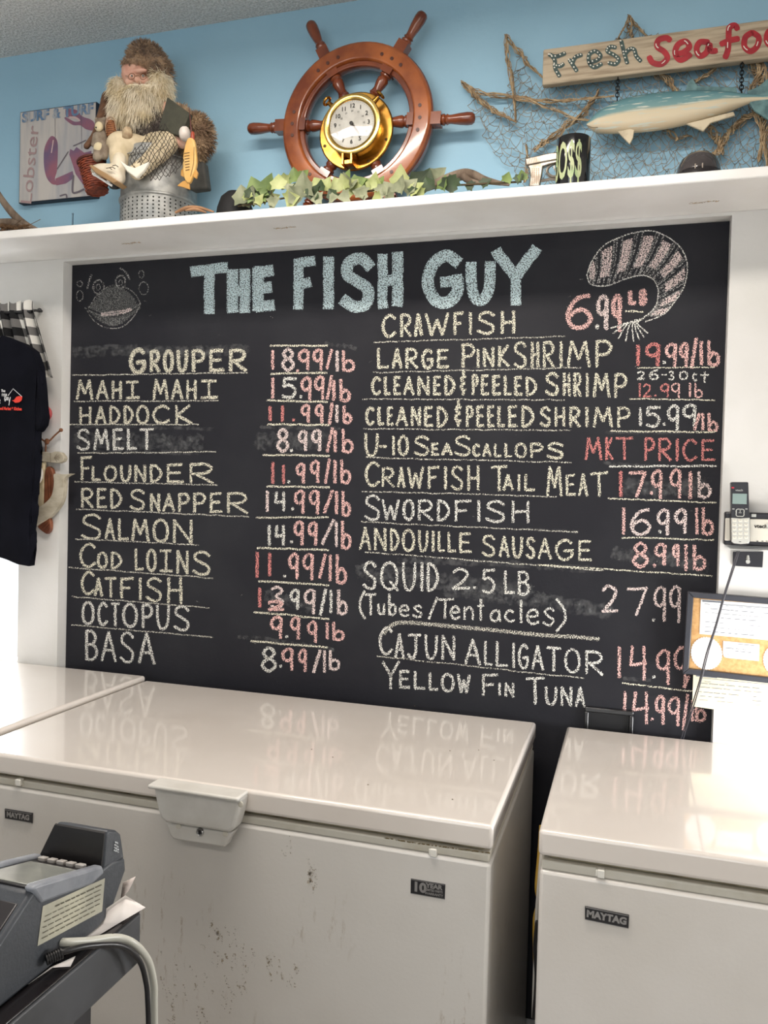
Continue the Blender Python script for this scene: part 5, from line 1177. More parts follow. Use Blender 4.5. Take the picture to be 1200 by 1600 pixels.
# carved fish
topc = cathull([(917, 192), (935, 175), (965, 158), (1000, 149), (1040, 144), (1085, 142), (1130, 143), (1165, 147), (1180, 148), (1205, 150)], False, 4)
botc = cathull([(917, 197), (932, 207), (965, 209), (1000, 207), (1040, 202), (1085, 192), (1130, 178), (1165, 164), (1180, 160), (1205, 158)], False, 4)
fm = mat('carved_fish_paint', (96, 140, 146), .6); nt = fm.node_tree; N = nt.nodes; L = nt.links
tc = N.new('ShaderNodeTexCoord'); uvn = N.new('ShaderNodeUVMap'); sp2 = N.new('ShaderNodeSeparateXYZ'); L.new(uvn.outputs[0], sp2.inputs[0])
nz = N.new('ShaderNodeTexNoise'); nz.inputs['Scale'].default_value = 26; nz.inputs['Detail'].default_value = 6; mp_ = N.new('ShaderNodeMapping'); mp_.inputs['Scale'].default_value = (.35, 1, 2.5); L.new(tc.outputs['Object'], mp_.inputs[0]); L.new(mp_.outputs[0], nz.inputs['Vector'])
ad = N.new('ShaderNodeMath'); ad.operation = 'MULTIPLY_ADD'; ad.inputs[1].default_value = .16; L.new(nz.outputs['Fac'], ad.inputs[0]); L.new(sp2.outputs[1], ad.inputs[2])
cr_ = N.new('ShaderNodeValToRGB'); el_ = cr_.color_ramp.elements; el_[0].position = .0; el_[0].color = lin((60, 98, 104)); el_[1].position = 1; el_[1].color = lin((196, 178, 148))
for pos_, col_ in ((.3, (94, 136, 142)), (.5, (112, 148, 148)), (.6, (206, 192, 162)), (.82, (214, 200, 172))):
    q2 = el_.new(pos_); q2.color = lin(col_)
L.new(ad.outputs[0], cr_.inputs[0])
n3 = N.new('ShaderNodeTexNoise'); n3.inputs['Scale'].default_value = 60; n3.inputs['Detail'].default_value = 4; mp3 = N.new('ShaderNodeMapping'); mp3.inputs['Scale'].default_value = (.3, 1, 3); L.new(tc.outputs['Object'], mp3.inputs[0]); L.new(mp3.outputs[0], n3.inputs['Vector'])
mr3 = N.new('ShaderNodeMapRange'); mr3.inputs[1].default_value = .57; mr3.inputs[2].default_value = .64; L.new(n3.outputs['Fac'], mr3.inputs[0])
mx3 = N.new('ShaderNodeMix'); mx3.data_type = 'RGBA'; mx3.inputs[7].default_value = lin((196, 200, 188)); L.new(cr_.outputs[0], mx3.inputs[6]); L.new(mr3.outputs[0], mx3.inputs[0]); L.new(mx3.outputs[2], N['Principled BSDF'].inputs['Base Color'])
F = thing('carved_fish', 'long carved wooden fish, teal back and cream belly, hung under the seafood sign', 'carved fish', P(1060, 180, FYC))
b = new(); uvl = b.loops.layers.uv.verify(); rings = []; SEG = 20
for (xt, yt), (xb, yb) in zip(topc, botc):
    A, B_ = P(xt, yt, FYC), P(xb, yb, FYC); c = (A+B_)/2; hv = (A-B_)/2; th = min(.02, hv.length*.75)
    rings.append([(b.verts.new(c+hv*math.cos(a)+Vector((0, -math.sin(a)*th, 0))), (0, (1-math.cos(a))/2)) for a in [2*PI*k/SEG for k in range(SEG)]])
for i in range(len(rings)-1):
    for k in range(SEG):
        q2 = (rings[i][k], rings[i][(k+1) % SEG], rings[i+1][(k+1) % SEG], rings[i+1][k]); f = b.faces.new([x[0] for x in q2]); f.smooth = True
        for lp, x in zip(f.loops, q2): lp[uvl].uv = x[1]
b.faces.new([x[0] for x in rings[0]]); b.faces.new([x[0] for x in rings[-1][::-1]])
fbod = obj('fish_body', b, fm, F)
creamf = mat('fish_fin_cream', (208, 194, 166), .65, rgb2=(164, 148, 122), nscale=40, nlo=.45, nhi=.7); tealf = mat('fish_fin_teal', (104, 138, 138), .65, rgb2=(74, 104, 108), nscale=50)
def fin(nm, pxs, Y, m, th=.007):
    b = new(); prism(b, [P(x, y, Y) for x, y in pxs], (0, th, 0)); return obj(nm, b, m, F, bevel=.0015)
fin('pelvic_fin', [(965, 205), (985, 201), (991, 203), (989, 216), (984, 225), (976, 217)], FYC-.018, creamf)
fin('anal_fin', [(1072, 193), (1100, 186), (1146, 174), (1149, 180), (1110, 192), (1099, 205), (1088, 200)], FYC-.008, creamf)
fin('tail_fin', [(1168, 142), (1185, 135), (1212, 112), (1235, 98), (1222, 140), (1236, 205), (1205, 190), (1178, 172), (1172, 162)], FYC-.004, tealf)
d = fin('dorsal_fin', [(1070, 146), (1075, 128), (1082, 122), (1090, 134), (1150, 136), (1152, 145), (1110, 147)], FYC-.002, tealf)
b = new()
for i in range(20):
    x = 985+i*8.4
    tube(b, [P(x, 150-(x-985)*.03, FYC), P(x+4, 139-(x-985)*.02, FYC)], [.0016, .0006], 5)
obj('dorsal_spines', b, tealf, F)
b = new(); v = P(932, 188, FYC-.011); ell(b, v, (.004, .003, .004), 12); obj('fish_eye', b, plain('fish_eye_dark', (44, 56, 56), .3), fbod)
b = new(); strokes(b, [[(917, 196), (925, 199), (934, 199)]], 1.0, lambda x, y, l: P(x, y, FYC-.0115-(x-917)*.0004)); obj('mouth_line', b, plain('mouth_brown', (72, 66, 54), .7), fbod, recalc=False)

# mug with a pistol grip handle
mb = P(896, 286, -.175); mr_ = (P(923, 250, -.175).x-P(868.5, 250, -.175).x)/2*.985
mz1 = P(896, 219, -.175).z; MX, MY = (P(923, 250, -.175).x+P(868.5, 250, -.175).x)/2, -.175
t = thing('novelty_mug', 'black mug lettered BO$$ with a silver pistol-shaped handle, near the seafood sign', 'mug', (MX, MY, SH1))
b = new(); lathe(b, [(mr_*.93, SH1), (mr_, SH1+.004), (mr_, mz1-.002), (mr_*.985, mz1), (mr_*.94, mz1-.001), (mr_*.92, SH1+.006), (.001, SH1+.006)], (MX, MY, 0), (0, 0, 1), 48); mg = obj('mug_body', b, mat('gloss_black_ceramic', (14, 14, 17), .12, coat=.6), t)
glow = mat('mug_lettering_green', (178, 186, 142), .5, rgb2=(148, 170, 122), nscale=40, nlo=.45, nhi=.65)
b = new(); hM = mz1-SH1; a0 = math.atan2(CAM.y-MY, CAM.x-MX)
zc2 = SH1+hM*.47
vs, fs = flat_text('BO$$', .1, .0018, 1.0)
xs_ = [x for x, y in vs]; ys_ = [y for x, y in vs]; w0 = max(xs_)-min(xs_); h0 = max(ys_)-min(ys_)
q3 = []
for x, y in vs:
    a = a0-1.36+(x-min(xs_))/w0*1.86; z = SH1+hM*(.08+.80*(y-min(ys_))/h0)
    q3.append(b.verts.new((MX+(mr_+.0006)*math.cos(a), MY+(mr_+.0006)*math.sin(a), z)))
for f in fs:
    try: b.faces.new([q3[i] for i in f])
    except ValueError: pass
bmesh.ops.subdivide_edges(b, edges=b.edges[:], cuts=2)
for v in b.verts:
    d2 = Vector((v.co.x-MX, v.co.y-MY)); d2 = d2.normalized()*(mr_+.0006); v.co.x, v.co.y = MX+d2.x, MY+d2.y
obj('boss_lettering', b, glow, mg, recalc=False)
chrome = mat('pistol_silver', (158, 150, 140), .34, .9, rgb2=(122, 112, 100), nscale=50)
gY = MY-.012
b = new()
slide = [(820, 247), (858, 238.5), (873, 236.5), (873, 249), (856, 252), (836, 256), (821, 259)]
prism(b, [P(x, y, gY) for x, y in slide], (0, .022, 0)); gs = obj('pistol_handle', b, chrome, t, bevel=.003)
b = new(); prism(b, [P(x, y, gY+.003) for x, y in [(824, 257), (845, 253), (873, 248), (873, 253), (856, 257), (848, 260), (846, 275), (843, 290), (826, 291), (829, 275), (827, 264)]], (0, .016, 0)); obj('pistol_grip', b, chrome, gs, bevel=.002)
b = new(); tube(b, cathull([tuple(P(x, y, gY+.011)) for x, y in ((874, 252), (864, 256), (856, 263), (856, 271), (864, 276), (874, 274))], False, 6), .0035, 8); tube(b, cathull([tuple(P(x, y, gY+.011)) for x, y in ((868, 255), (866, 262), (869, 268))], False, 4), .002, 6); obj('trigger_guard', b, chrome, gs)
b = new(); tube(b, [P(844, 283, gY+.011), P(860, 280, gY+.011), P(874, 281, gY+.011)], .0035, 8); obj('lower_bar', b, chrome, gs)
b = new()
for i in range(7): ribbon(b, [(822+i*2.6, 248.5-i*.6), (823.2+i*2.6, 256.5-i*.5)], 1.1, lambda x, y, l: P(x, y, gY-.0004-l))
for i in range(9):
    for k in range(4): ribbon(b, [(831+k*3.4, 263+i*2.8), (832+k*3.4, 264+i*2.8)], 1.4, lambda x, y, l: P(x, y, gY+.0026-l))
obj('slide_serrations', b, plain('serration_dark', (120, 106, 92), .5, metal=.6), gs, recalc=False)
# glossy dark helmet
hc = P(1092, 268, -.18); hr = 34*mpp(hc); hh2 = P(1092, 235, -.18).z-SH1
t = thing('toy_helmet', 'shiny dark grey dome-shaped helmet at the right end of the shelf', 'helmet', (hc.x, -.18, SH1))
b = new(); lathe(b, [(hr*1.0, .012), (hr*.99, hh2*.35), (hr*.93, hh2*.55), (hr*.78, hh2*.78), (hr*.5, hh2*.94), (hr*.2, hh2*.995), (.001, hh2)], (hc.x, -.165, SH1), (0, 0, 1), 44); dome = obj('dome', b, mat('helmet_gloss', (64, 58, 58), .12, coat=.8, rgb2=(52, 48, 50), nscale=10), t)
b = new(); lathe(b, [(hr*.96, .02), (hr*1.16, .002), (hr*1.17, .005), (hr*1.0, .026)], (hc.x, -.165, SH1), (0, 0, 1), 44, caps=False); obj('brim', b, plain('helmet_brim', (34, 30, 32), .25), t)
b = new()
for px in (1084, 1095):
    v = P(px, 262, -.165); y_ = -.165-math.sqrt(max(1e-5, (hr*1.0)**2-(v.x-hc.x)**2))-.002
    box(b, v.x-.0012, v.x+.0012, y_, y_+.003, SH1+.012, SH1+hh2*.42)
obj('strap_highlight', b, plain('highlight_pale', (150, 138, 126), .4), dome)  # pale strips paint the highlights on the helmet's strap

# ------------------------------------------------------------------ left wall: curtain, T-shirt, anchor
WF = WY
gm = bpy.data.materials.new('gingham_cloth'); gm.use_nodes = True; N = gm.node_tree.nodes; L = gm.node_tree.links; bs = N['Principled BSDF']; bs.inputs['Roughness'].default_value = .9
uvn = N.new('ShaderNodeUVMap'); sx_ = N.new('ShaderNodeSeparateXYZ'); L.new(uvn.outputs[0], sx_.inputs[0])
def stripe(sock, f_):
    a = N.new('ShaderNodeMath'); a.operation = 'MULTIPLY'; a.inputs[1].default_value = f_; L.new(sock, a.inputs[0])
    c = N.new('ShaderNodeMath'); c.operation = 'FRACT'; L.new(a.outputs[0], c.inputs[0]); d_ = N.new('ShaderNodeMath'); d_.operation = 'GREATER_THAN'; d_.inputs[1].default_value = .5; L.new(c.outputs[0], d_.inputs[0]); return d_.outputs[0]
s1, s2_ = stripe(sx_.outputs[0], 1), stripe(sx_.outputs[1], 1)
ad = N.new('ShaderNodeMath'); L.new(s1, ad.inputs[0]); L.new(s2_, ad.inputs[1]); hf = N.new('ShaderNodeMath'); hf.operation = 'MULTIPLY'; hf.inputs[1].default_value = .5; L.new(ad.outputs[0], hf.inputs[0])
rp = N.new('ShaderNodeValToRGB'); rp.color_ramp.interpolation = 'CONSTANT'; e0 = rp.color_ramp.elements; e0[0].color = lin((236, 234, 228)); e0[1].position = .75; e0[1].color = lin((28, 28, 30)); q2 = e0.new(.25); q2.color = lin((126, 124, 122))
L.new(hf.outputs[0], rp.inputs[0]); L.new(rp.outputs[0], bs.inputs['Base Color'])
_tr = N.new('ShaderNodeBsdfTranslucent'); L.new(rp.outputs[0], _tr.inputs[0]); _mx = N.new('ShaderNodeMixShader'); _mx.inputs[0].default_value = .35; L.new(bs.outputs[0], _mx.inputs[1]); L.new(_tr.outputs[0], _mx.inputs[2]); L.new(_mx.outputs[0], N['Material Output'].inputs[0])
# curtain: gathered panel on a rod, hanging from the rod and pulled slightly to the right at the bottom
cx1 = P(56, 480, -.085).x; czt = P(30, 472, -.085).z; czr = P(30, 488, -.085).z; czb = P(66, 590, -.085).z
cx0 = -2.72; NX, NZ = 150, 26
t = thing('window_curtain', 'black and white buffalo check curtain gathered on a rod at the left window', 'curtain', ((cx0+cx1)/2, -.085, czb))
b = new(); uvl = b.loops.layers.uv.verify(); grid = []
for j in range(NZ+1):
    f = j/NZ; z = czt+(czb-czt)*f; row = []
    for i in range(NX+1):
        u = i/NX; spread = .11*max(0, f-.1)
        x = cx0+(cx1-cx0)*u+spread*(u-.2)*1.0
        amp = .006+.010*min(1, f*3) if f > .12 else .008
        ph = u*150
        y = -.088+amp*math.sin(ph+1.1*math.sin(u*37)+f*.6)
        if f < .1: z2 = z+.006*math.sin(ph*1.0)*(1-f*10)
        else: z2 = z
        row.append((b.verts.new((x, y, z2)), (u*25.0, f*4.4)))
    grid.append(row)
for j in range(NZ):
    for i in range(NX):
        q4 = (grid[j][i], grid[j][i+1], grid[j+1][i+1], grid[j+1][i]); f = b.faces.new([x[0] for x in q4]); f.smooth = True
        for lp, x in zip(f.loops, q4): lp[uvl].uv = x[1]
cu = obj('curtain_panel', b, gm, t, recalc=False); md = cu.modifiers.new('solid', 'SOLIDIFY'); md.thickness = .0012
b = new(); zrod = czr; tube(b, [(-2.78, -.088, zrod), (cx1-.012, -.088, zrod)], .005, 10); tube(b, [(cx1-.012, -.088, zrod), (cx1-.012, -.075, zrod+.006), (cx1-.016, WF+.002, zrod+.012)], .0042, 8); ell(b, (cx1-.014, -.052, zrod+.012), (.007, .007, .007), 10); obj('curtain_rod', b, blackp, t)
# T-shirt
SHY = -.134
shirt = mat('black_cotton', (17, 18, 26), .95, rgb2=(12, 13, 20), nscale=12, spec=.1)
out_ = [(6, 530), (12, 526), (30, 533), (40, 537), (55, 549), (63, 572), (66, 600), (69, 635), (71.5, 652), (69, 664), (62, 673), (55, 676), (60, 700), (56, 760), (53, 820), (50.5, 884), (36, 881), (18, 874), (0, 869)]
right = [P(x, y, SHY) for x, y in out_]
cxs = P(-30, 540, SHY).x
half = [(v.x-cxs, v.z) for v in right]
full = [(cxs+x, z) for x, z in half]+[(cxs-x, z) for x, z in half[::-1]]
t = thing('t_shirt', 'black T-shirt with a small fish shop logo hanging in front of the left window', 'shirt', (cxs, SHY, min(z for x, z in full)))
def shirt_y(x, z): return SHY-.004*math.sin(x*38+z*5)-.003*math.sin(x*17-z*9)
# fill the outline with a triangulated grid so that it can fold
b = new(); vs_ = [b.verts.new((x, 0, z)) for x, z in full]; f = b.faces.new(vs_)
bmesh.ops.triangulate(b, faces=[f]); 
for _ in range(3): bmesh.ops.subdivide_edges(b, edges=[e_ for e_ in b.edges if e_.calc_length() > .03], cuts=1, use_grid_fill=False); bmesh.ops.triangulate(b, faces=[f_ for f_ in b.faces if len(f_.verts) > 3])
for v in b.verts: v.co.y = shirt_y(v.co.x, v.co.z)
o = obj('shirt_front', b, shirt, t, smooth=True); md = o.modifiers.new('solid', 'SOLIDIFY'); md.thickness = .03; md.offset = 0; md = o.modifiers.new('bev', 'BEVEL'); md.width = .011; md.segments = 3; md.limit_method = 'ANGLE'; md.angle_limit = R(60)
sfront = o
SLY = SHY-.019
lf = lambda x, y, l=0: (lambda v: Vector((v.x, min(SLY, shirt_y(v.x, v.z)-.0165)-l, v.z)))(P(x, y, SLY))
wprint = plain('white_print', (214, 214, 216), .8); rprint = plain('red_print', (222, 62, 48), .8)
b = new(); z5 = lambda L_: [(x/7.273, 460+y/7.273) for x, y in L_]
for L_, w_p in (([(95, 1150), (150, 1072), (248, 1160)], .9),): ribbon(b, z5(L_), w_p, lf)
for ch, x0, x1, y0, y1 in (('G', 52, 72, 1160, 1215), ('u', 72, 92, 1165, 1205), ('y', 92, 122, 1165, 1262)): glyph(b, ch, *(z5([(x0, y0)])[0][0], z5([(x1, y1)])[0][0]), z5([(0, y0)])[0][1], z5([(0, y1)])[0][1], 1.0, lf, jit=0)
for ch, x0, x1, y0, y1 in (('F', 28, 40, 1128, 1160), ('I', 42, 48, 1128, 1160), ('S', 50, 64, 1128, 1160), ('H', 66, 82, 1128, 1160), ('T', 20, 34, 1080, 1112), ('h', 36, 48, 1080, 1112), ('e', 50, 66, 1090, 1112), ('e', -10, 8, 1190, 1240)): glyph(b, ch, z5([(x0, 0)])[0][0], z5([(x1, 0)])[0][0], z5([(0, y0)])[0][1], z5([(0, y1)])[0][1], .8, lf, jit=0)
obj('white_logo', b, wprint, sfront, recalc=False)['label'] = 'small white shop lettering and fishing line'
b = new(); b.faces.new([b.verts.new(lf(*q_)) for q_ in z5([(135, 1205), (160, 1200), (185, 1165), (215, 1155), (255, 1160), (245, 1205), (215, 1228), (170, 1232), (155, 1215)])])
obj('red_fish_print', b, rprint, sfront, recalc=False)
b = new(); fnr = frame_fn(lf(13, 638.6), lf(30, 639)-lf(-4, 638), (0, 0, 1)); put_text(b, 'Seafood Market & Kitchen', .0125, fnr, .0007, .75); obj('red_line_print', b, rprint, sfront, recalc=False)
# hanger carrying the shirt from the curtain rod
nk = P(-30, 527, SHY).z
t = thing('clothes_hanger', 'dark wire hanger holding the black T-shirt from the curtain rod', 'hanger', (cxs, SHY, nk))
b = new(); tube(b, cathull([(cxs, SHY, nk-.01), (cxs, SHY, zrod-.03), (cxs, SHY+.004, zrod+.004), (cxs, -.100, zrod+.014), (cxs, -.082, zrod+.009), (cxs, -.078, zrod-.004)], False, 6), .0018, 8); obj('hook', b, blackp, t)
b = new(); tube(b, [(cxs-.14, SHY, nk-.045), (cxs, SHY, nk-.012), (cxs+.14, SHY, nk-.045)], .0025, 8); obj('hanger_arms', b, blackp, t)
# red buoy and white float peeping out behind the shirt
b = new(); ell(b, P(69, 646, -.075), (.024, .024, .026), 20); o = obj('red_buoy', b, mat('red_buoy_paint', (176, 62, 66), .4, rgb2=(196, 96, 96), nscale=40)); tag(o, 'small round red buoy on the wall behind the black T-shirt sleeve', 'buoy')
b = new(); ell(b, P(54, 741, -.075), (.030, .02, .036), 20); o = obj('white_float', b, plain('float_gloss_white', (224, 220, 210), .25)); tag(o, 'white oval float half hidden by the T-shirt, left of the anchor', 'float')
# wooden anchor with its rope and carved fish
aw = mat('whitewashed_wood', (190, 182, 164), .75, rgb2=(160, 150, 130), nscale=40, nlo=.4, nhi=.7, stretch=(.5, 1, 1), bump=.2, bscale=80); bw = mat('brown_carved_wood', (138, 82, 54), .5, rgb2=(98, 52, 34), nscale=30); rope = plain('brown_rope', (134, 88, 58), .85, rgb2=(100, 62, 40), nscale=120)
AY = WF-.022
z6 = lambda L_: [(40+x/5.714, 620+y/5.714) for x, y in L_]
t = thing('wooden_anchor', 'whitewashed wooden anchor wall decoration between the T-shirt and the chalkboard', 'anchor', P(80, 821, AY))
b = new(); prism(b, [P(x, y, AY) for x, y in z6([(100, 495), (165, 490), (170, 497), (225, 500), (260, 488), (310, 496), (338, 530), (345, 550), (330, 580), (290, 592), (230, 588), (165, 580), (100, 575)])], (0, .018, 0)); cb = obj('crossbar', b, aw, t, bevel=.005)
b = new()
for i in range(5): a = R(60-30*i); strokes(b, [z6([(255, 545), (255+50*math.cos(a), 545-38*math.sin(a))])], 1.0, lambda x, y, l: P(x, y, AY-.0004-l), False)
ribbon(b, z6([(222, 502), (222, 586)]), .9, lambda x, y, l: P(x, y, AY-.0004-l)); obj('carved_lines', b, plain('carving_grey', (132, 122, 104), .8), cb, recalc=False)
b = new(); prism(b, [P(x, y, AY+.004) for x, y in z6([(112, 578), (165, 580), (160, 760), (155, 985), (110, 985)])], (0, .014, 0)); obj('shank', b, mat('shank_cream', (206, 192, 160), .7, rgb2=(180, 164, 130), nscale=30), t, bevel=.003)
fl = cathull(z6([(408, 686), (345, 722), (340, 800), (318, 930), (262, 1020), (180, 1095), (70, 1155), (-40, 1190), (-40, 1060), (70, 1010), (150, 965), (215, 905), (240, 850), (252, 760), (250, 690), (300, 692), (360, 692)]), True, 3)
b = new(); prism(b, [P(x, y, AY-.004) for x, y in fl], (0, .02, 0)); obj('fluke', b, aw, t, bevel=.004)
b = new(); tube(b, [P(x, y, AY+.002) for x, y in cathull(z6([(120, 340), (140, 375), (180, 400), (210, 395), (260, 345), (315, 297)]), False, 5)], .0028, 8); tube(b, [P(x, y, AY+.001) for x, y in cathull(z6([(178, 405), (180, 440), (178, 490)]), False, 5)], .0026, 8)
ell(b, P(*z6([(190, 400)])[0], AY), (.009, .007, .010), 10); ell(b, P(*z6([(316, 297)])[0], AY), (.007, .006, .006), 10); obj('hanging_rope', b, rope, t)
fo = cathull(z6([(185, 632), (215, 625), (238, 660), (248, 740), (245, 830), (225, 920), (205, 990), (195, 1060), (218, 1100), (220, 1180), (195, 1222), (165, 1215), (105, 1162), (140, 1130), (160, 1080), (160, 990), (165, 800), (168, 690)]), True, 3)
b = new(); prism(b, [P(x, y, AY+.006) for x, y in fo], (0, .014, 0)); cf = obj('brown_carved_fish', b, bw, t, bevel=.004)
b = new(); [ribbon(b, z6(l), .8, lambda x, y, l_: P(x, y, AY+.0056-l_)) for l in ([(195, 700), (205, 900)], [(225, 690), (222, 860)], [(150, 1170), (200, 1120)], [(165, 1195), (210, 1140)])]; obj('carved_groove', b, plain('groove_dark', (66, 34, 22), .7), cf, recalc=False)

# ------------------------------------------------------------------ right wall: phone, framed corkboard
t = thing('phone_cradle', 'cream and black cordless phone base mounted on the white wall right of the chalkboard', 'phone base', P(1190, 856, WF))
def wp(Y): return lambda x, y: P(x, y, Y)
z8 = lambda L_: [(1100+x/10, 740+y/10) for x, y in L_]
phb = plain('phone_black', (38, 38, 44), .3); phc = mat('phone_cream', (214, 210, 198), .35); phs = plain('phone_silver', (196, 196, 190), .3, metal=.3)
def wbox(b, x0, x1, y0, y1, Yb, Yf):   # an upright box on the wall whose front face spans these pixels
    A, B_ = P(x0, y0, Yf), P(x1, y1, Yf); box(b, A.x, B_.x, Yf, Yb, B_.z, A.z)
b = new(); wbox(b, 1133, 1248, 799.5, 856, WF-.0005, WF-.030); pb = obj('base_body', b, phb, t, bevel=.004)
b = new(); wbox(b, 1133.6, 1247, 809.5, 849, WF-.0302, WF-.034); obj('base_front', b, phc, t, bevel=.0025)
b = new(); wbox(b, 1141, 1248, 857, 861.5, WF-.0005, WF-.040); obj('base_lip', b, phs, t, bevel=.002)
b = new(); fnp = frame_fn(P(1189, 822.5, WF-.0348), (1, 0, 0), (0, 0, 1)); put_text(b, 'vtech', .0125, fnp, .0004, 1.05); obj('base_lettering', b, ink, t, recalc=False)
b = new(); wbox(b, 1174, 1181.5, 803, 808, WF-.0302, WF-.0315); obj('base_button', b, phs, t, bevel=.0006)
b = new(); lathe(b, [(.0085, 0), (.0085, .0015), (.007, .002), (.0001, .002)], P(1203.5, 822, WF-.034), (0, -1, 0), 24); obj('speaker_dial', b, phs, t)
b = new(); [wbox(b, x, x+3, 845, 846.2, WF-.0342, WF-.0346) for x in (1182, 1190, 1196.5)]; obj('base_marks', b, ink, t)
h = thing('cordless_handset', 'black and silver cordless phone handset standing in the wall base', 'phone', P(1156, 850, WF-.04))
HY0, HY1 = WF-.0345, WF-.062
b = new(); o_ = [P(x, y, HY1) for x, y in z8([(425, 140), (440, 132), (680, 132), (695, 142), (705, 560), (722, 700), (724, 1070), (690, 1105), (580, 1118), (470, 1105), (425, 1075), (418, 700), (428, 560)])]; prism(b, o_, (0, HY0-HY1, 0)); obj('handset_body', b, phb, h, bevel=.004)
b = new(); prism(b, [P(x, y, HY1-.0015) for x, y in z8([(425, 690), (560, 700), (715, 690), (718, 1060), (690, 1090), (575, 1102), (470, 1090), (430, 1065)])], (0, .002, 0)); hf_ = obj('keypad_panel', b, phs, h, bevel=.001)
b = new(); wbox(b, 1144.8, 1166.6, 771, 787.8, HY1-.0002, HY1-.0012); obj('screen', b, plain('lcd_grey_green', (132, 152, 148), .15), h, bevel=.0004)
b = new(); c = P(1156.4, 801.2, HY1-.001); tube(b, [c+Vector((math.cos(a)*.0095*(1-.12*math.cos(4*a)), 0, math.sin(a)*.0095*(1-.12*math.cos(4*a)))) for a in [i*PI/14 for i in range(29)]], .0011, 6, cap=False); obj('navigation_ring', b, phs, h)
b = new(); tube(b, [c+Vector((-.003, 0, 0)), c+Vector((.003, 0, 0))], .0008, 6); tube(b, [c+Vector((0, 0, .003)), c+Vector((0, 0, .0055))], .0012, 6); obj('navigation_mark', b, phs, h)
b = new(); ell(b, P(1145, 762, HY1-.0002), (.0035, .001, .0018), 12); obj('red_badge', b, plain('badge_red', (196, 40, 60), .4), h)
b = new(); fnp = frame_fn(P(1155, 766, HY1-.0008), (1, 0, 0), (0, 0, 1)); put_text(b, 'vtech', .0075, fnp, .0, 1); obj('handset_lettering', b, phs, h, recalc=False)
for x in (1146, 1166.3): b = new(); wbox(b, x-1.7, x+1.7, 794.6, 796, HY1-.0002, HY1-.0012); obj('soft_key', b, phs, h)
keyd = plain('key_grey', (150, 150, 144), .4)
for r_ in range(5):
    for k in range(3):
        x, y = 1147.5+k*9.1, 813.5+r_*6.7; b = new(); wbox(b, x-3, x+3, y-2.3, y+2.3, HY1-.0012, HY1-.0028); ko = obj('key', b, phc, h, bevel=.0006)
        b = new(); wbox(b, x-1.3, x+1.6, y-1.2, y-.5, HY1-.0026, HY1-.0031); obj('key_mark', b, keyd, ko)
b = new(); wbox(b, 1154.5, 1158, 846, 847, HY1-.0012, HY1-.0018); obj('microphone_slot', b, ink, h)
t = thing('mounting_plate', 'black screwed wall plate just below the cordless phone base', 'wall plate', P(1169, 887, WF))
b = new(); prism(b, [P(x, y, WF-.006) for x, y in [(1145.5, 862), (1193, 862), (1191.5, 886.8), (1145, 884)]], (0, .0055, 0)); obj('plate', b, phb, t, bevel=.001)
b = new(); c = P(1168.5, 875, WF-.0062); lathe(b, [(.0055, 0), (.0048, .0018), (.0002, .0024)], P(1168.5, 877.5, WF-.0062), (0, -1, 0), 14); tube(b, [P(1168.5, 874, WF-.0068), P(1168.5, 867.5, WF-.0068)], [.0045, .0022], 8); obj('keyhole_screw', b, phs, t)
cordm = plain('cord_grey', (66, 66, 72), .45)
cable('phone_cable', 'dark phone cord from the base down across the corkboard, left strand', [P(x, y, Y) for x, y, Y in ((1152, 861, -.062), (1145, 885, -.07), (1131, 930, -.085), (1117, 980, -.083), (1104, 1020, -.082), (1094, 1060, -.08), (1085, 1090, -.075), (1076, 1118, -.055), (1066, 1148, -.03), (1060, 1175, -.02))], .0016, cordm)
cable('phone_cable', 'dark phone cord from the base down across the corkboard, right strand', [P(x, y, Y) for x, y, Y in ((1155, 861, -.068), (1147.5, 885, -.076), (1133, 930, -.089), (1119, 980, -.087), (1108, 1015, -.086), (1099, 1050, -.084), (1088, 1090, -.08), (1079, 1118, -.06), (1069, 1149, -.03), (1064, 1175, -.025))], .0016, cordm)
CY = WF-.0005
t = thing('framed_corkboard', 'dark framed corkboard with pinned papers at the right edge of the chalkboard', 'corkboard', P(1130, 1055, CY))
FYf = CY-.022
A, B_, D = P(1075, 924.5, FYf), P(1200, 935, FYf), P(1073.5, 1053.5, FYf)
ux = (B_-A).normalized(); uz = (A-D).normalized(); W_, H_ = (B_-A).length*1.85, (A-D).length
ux = Vector((ux.x, 0, ux.z)); uz = Vector((-ux.z, 0, ux.x))
cf_ = lambda u, v, y=FYf: Vector((A.x, y, A.z))+ux*u-uz*v
fw = .014
frm = mat('frame_charcoal', (52, 54, 62), .4)
b = new()
for q4 in (((0, 0), (W_, 0), (W_-fw, fw), (fw, fw)), ((0, H_), (fw, H_-fw), (W_-fw, H_-fw), (W_, H_)), ((0, 0), (fw, fw), (fw, H_-fw), (0, H_)), ((W_, 0), (W_, H_), (W_-fw, H_-fw), (W_-fw, fw))):
    prism(b, [cf_(*q_) for q_ in q4], (0, .0215, 0))
obj('frame', b, frm, t, bevel=.002)
b = new(); prism(b, [cf_(fw-.001, fw-.001, CY-.012), cf_(W_-fw+.001, fw-.001, CY-.012), cf_(W_-fw+.001, H_-fw+.001, CY-.012), cf_(fw-.001, H_-fw+.001, CY-.012)], (0, .011, 0)); obj('cork', b, mat('cork_tan', (206, 164, 112), .9, rgb2=(190, 146, 94), nscale=120), t)
PYc = CY-.0135
papm = mat('paper_white', (226, 228, 230), .8); papc = mat('paper_cream', (226, 216, 186), .8)
def lines(b, segs, w_, Y):
    for l in segs: ribbon(b, l, w_, lambda x, y, lf_: P(x, y, Y-lf_))
z9 = lambda L_: [(1060+x/6.157, 900+y/6.157) for x, y in L_]
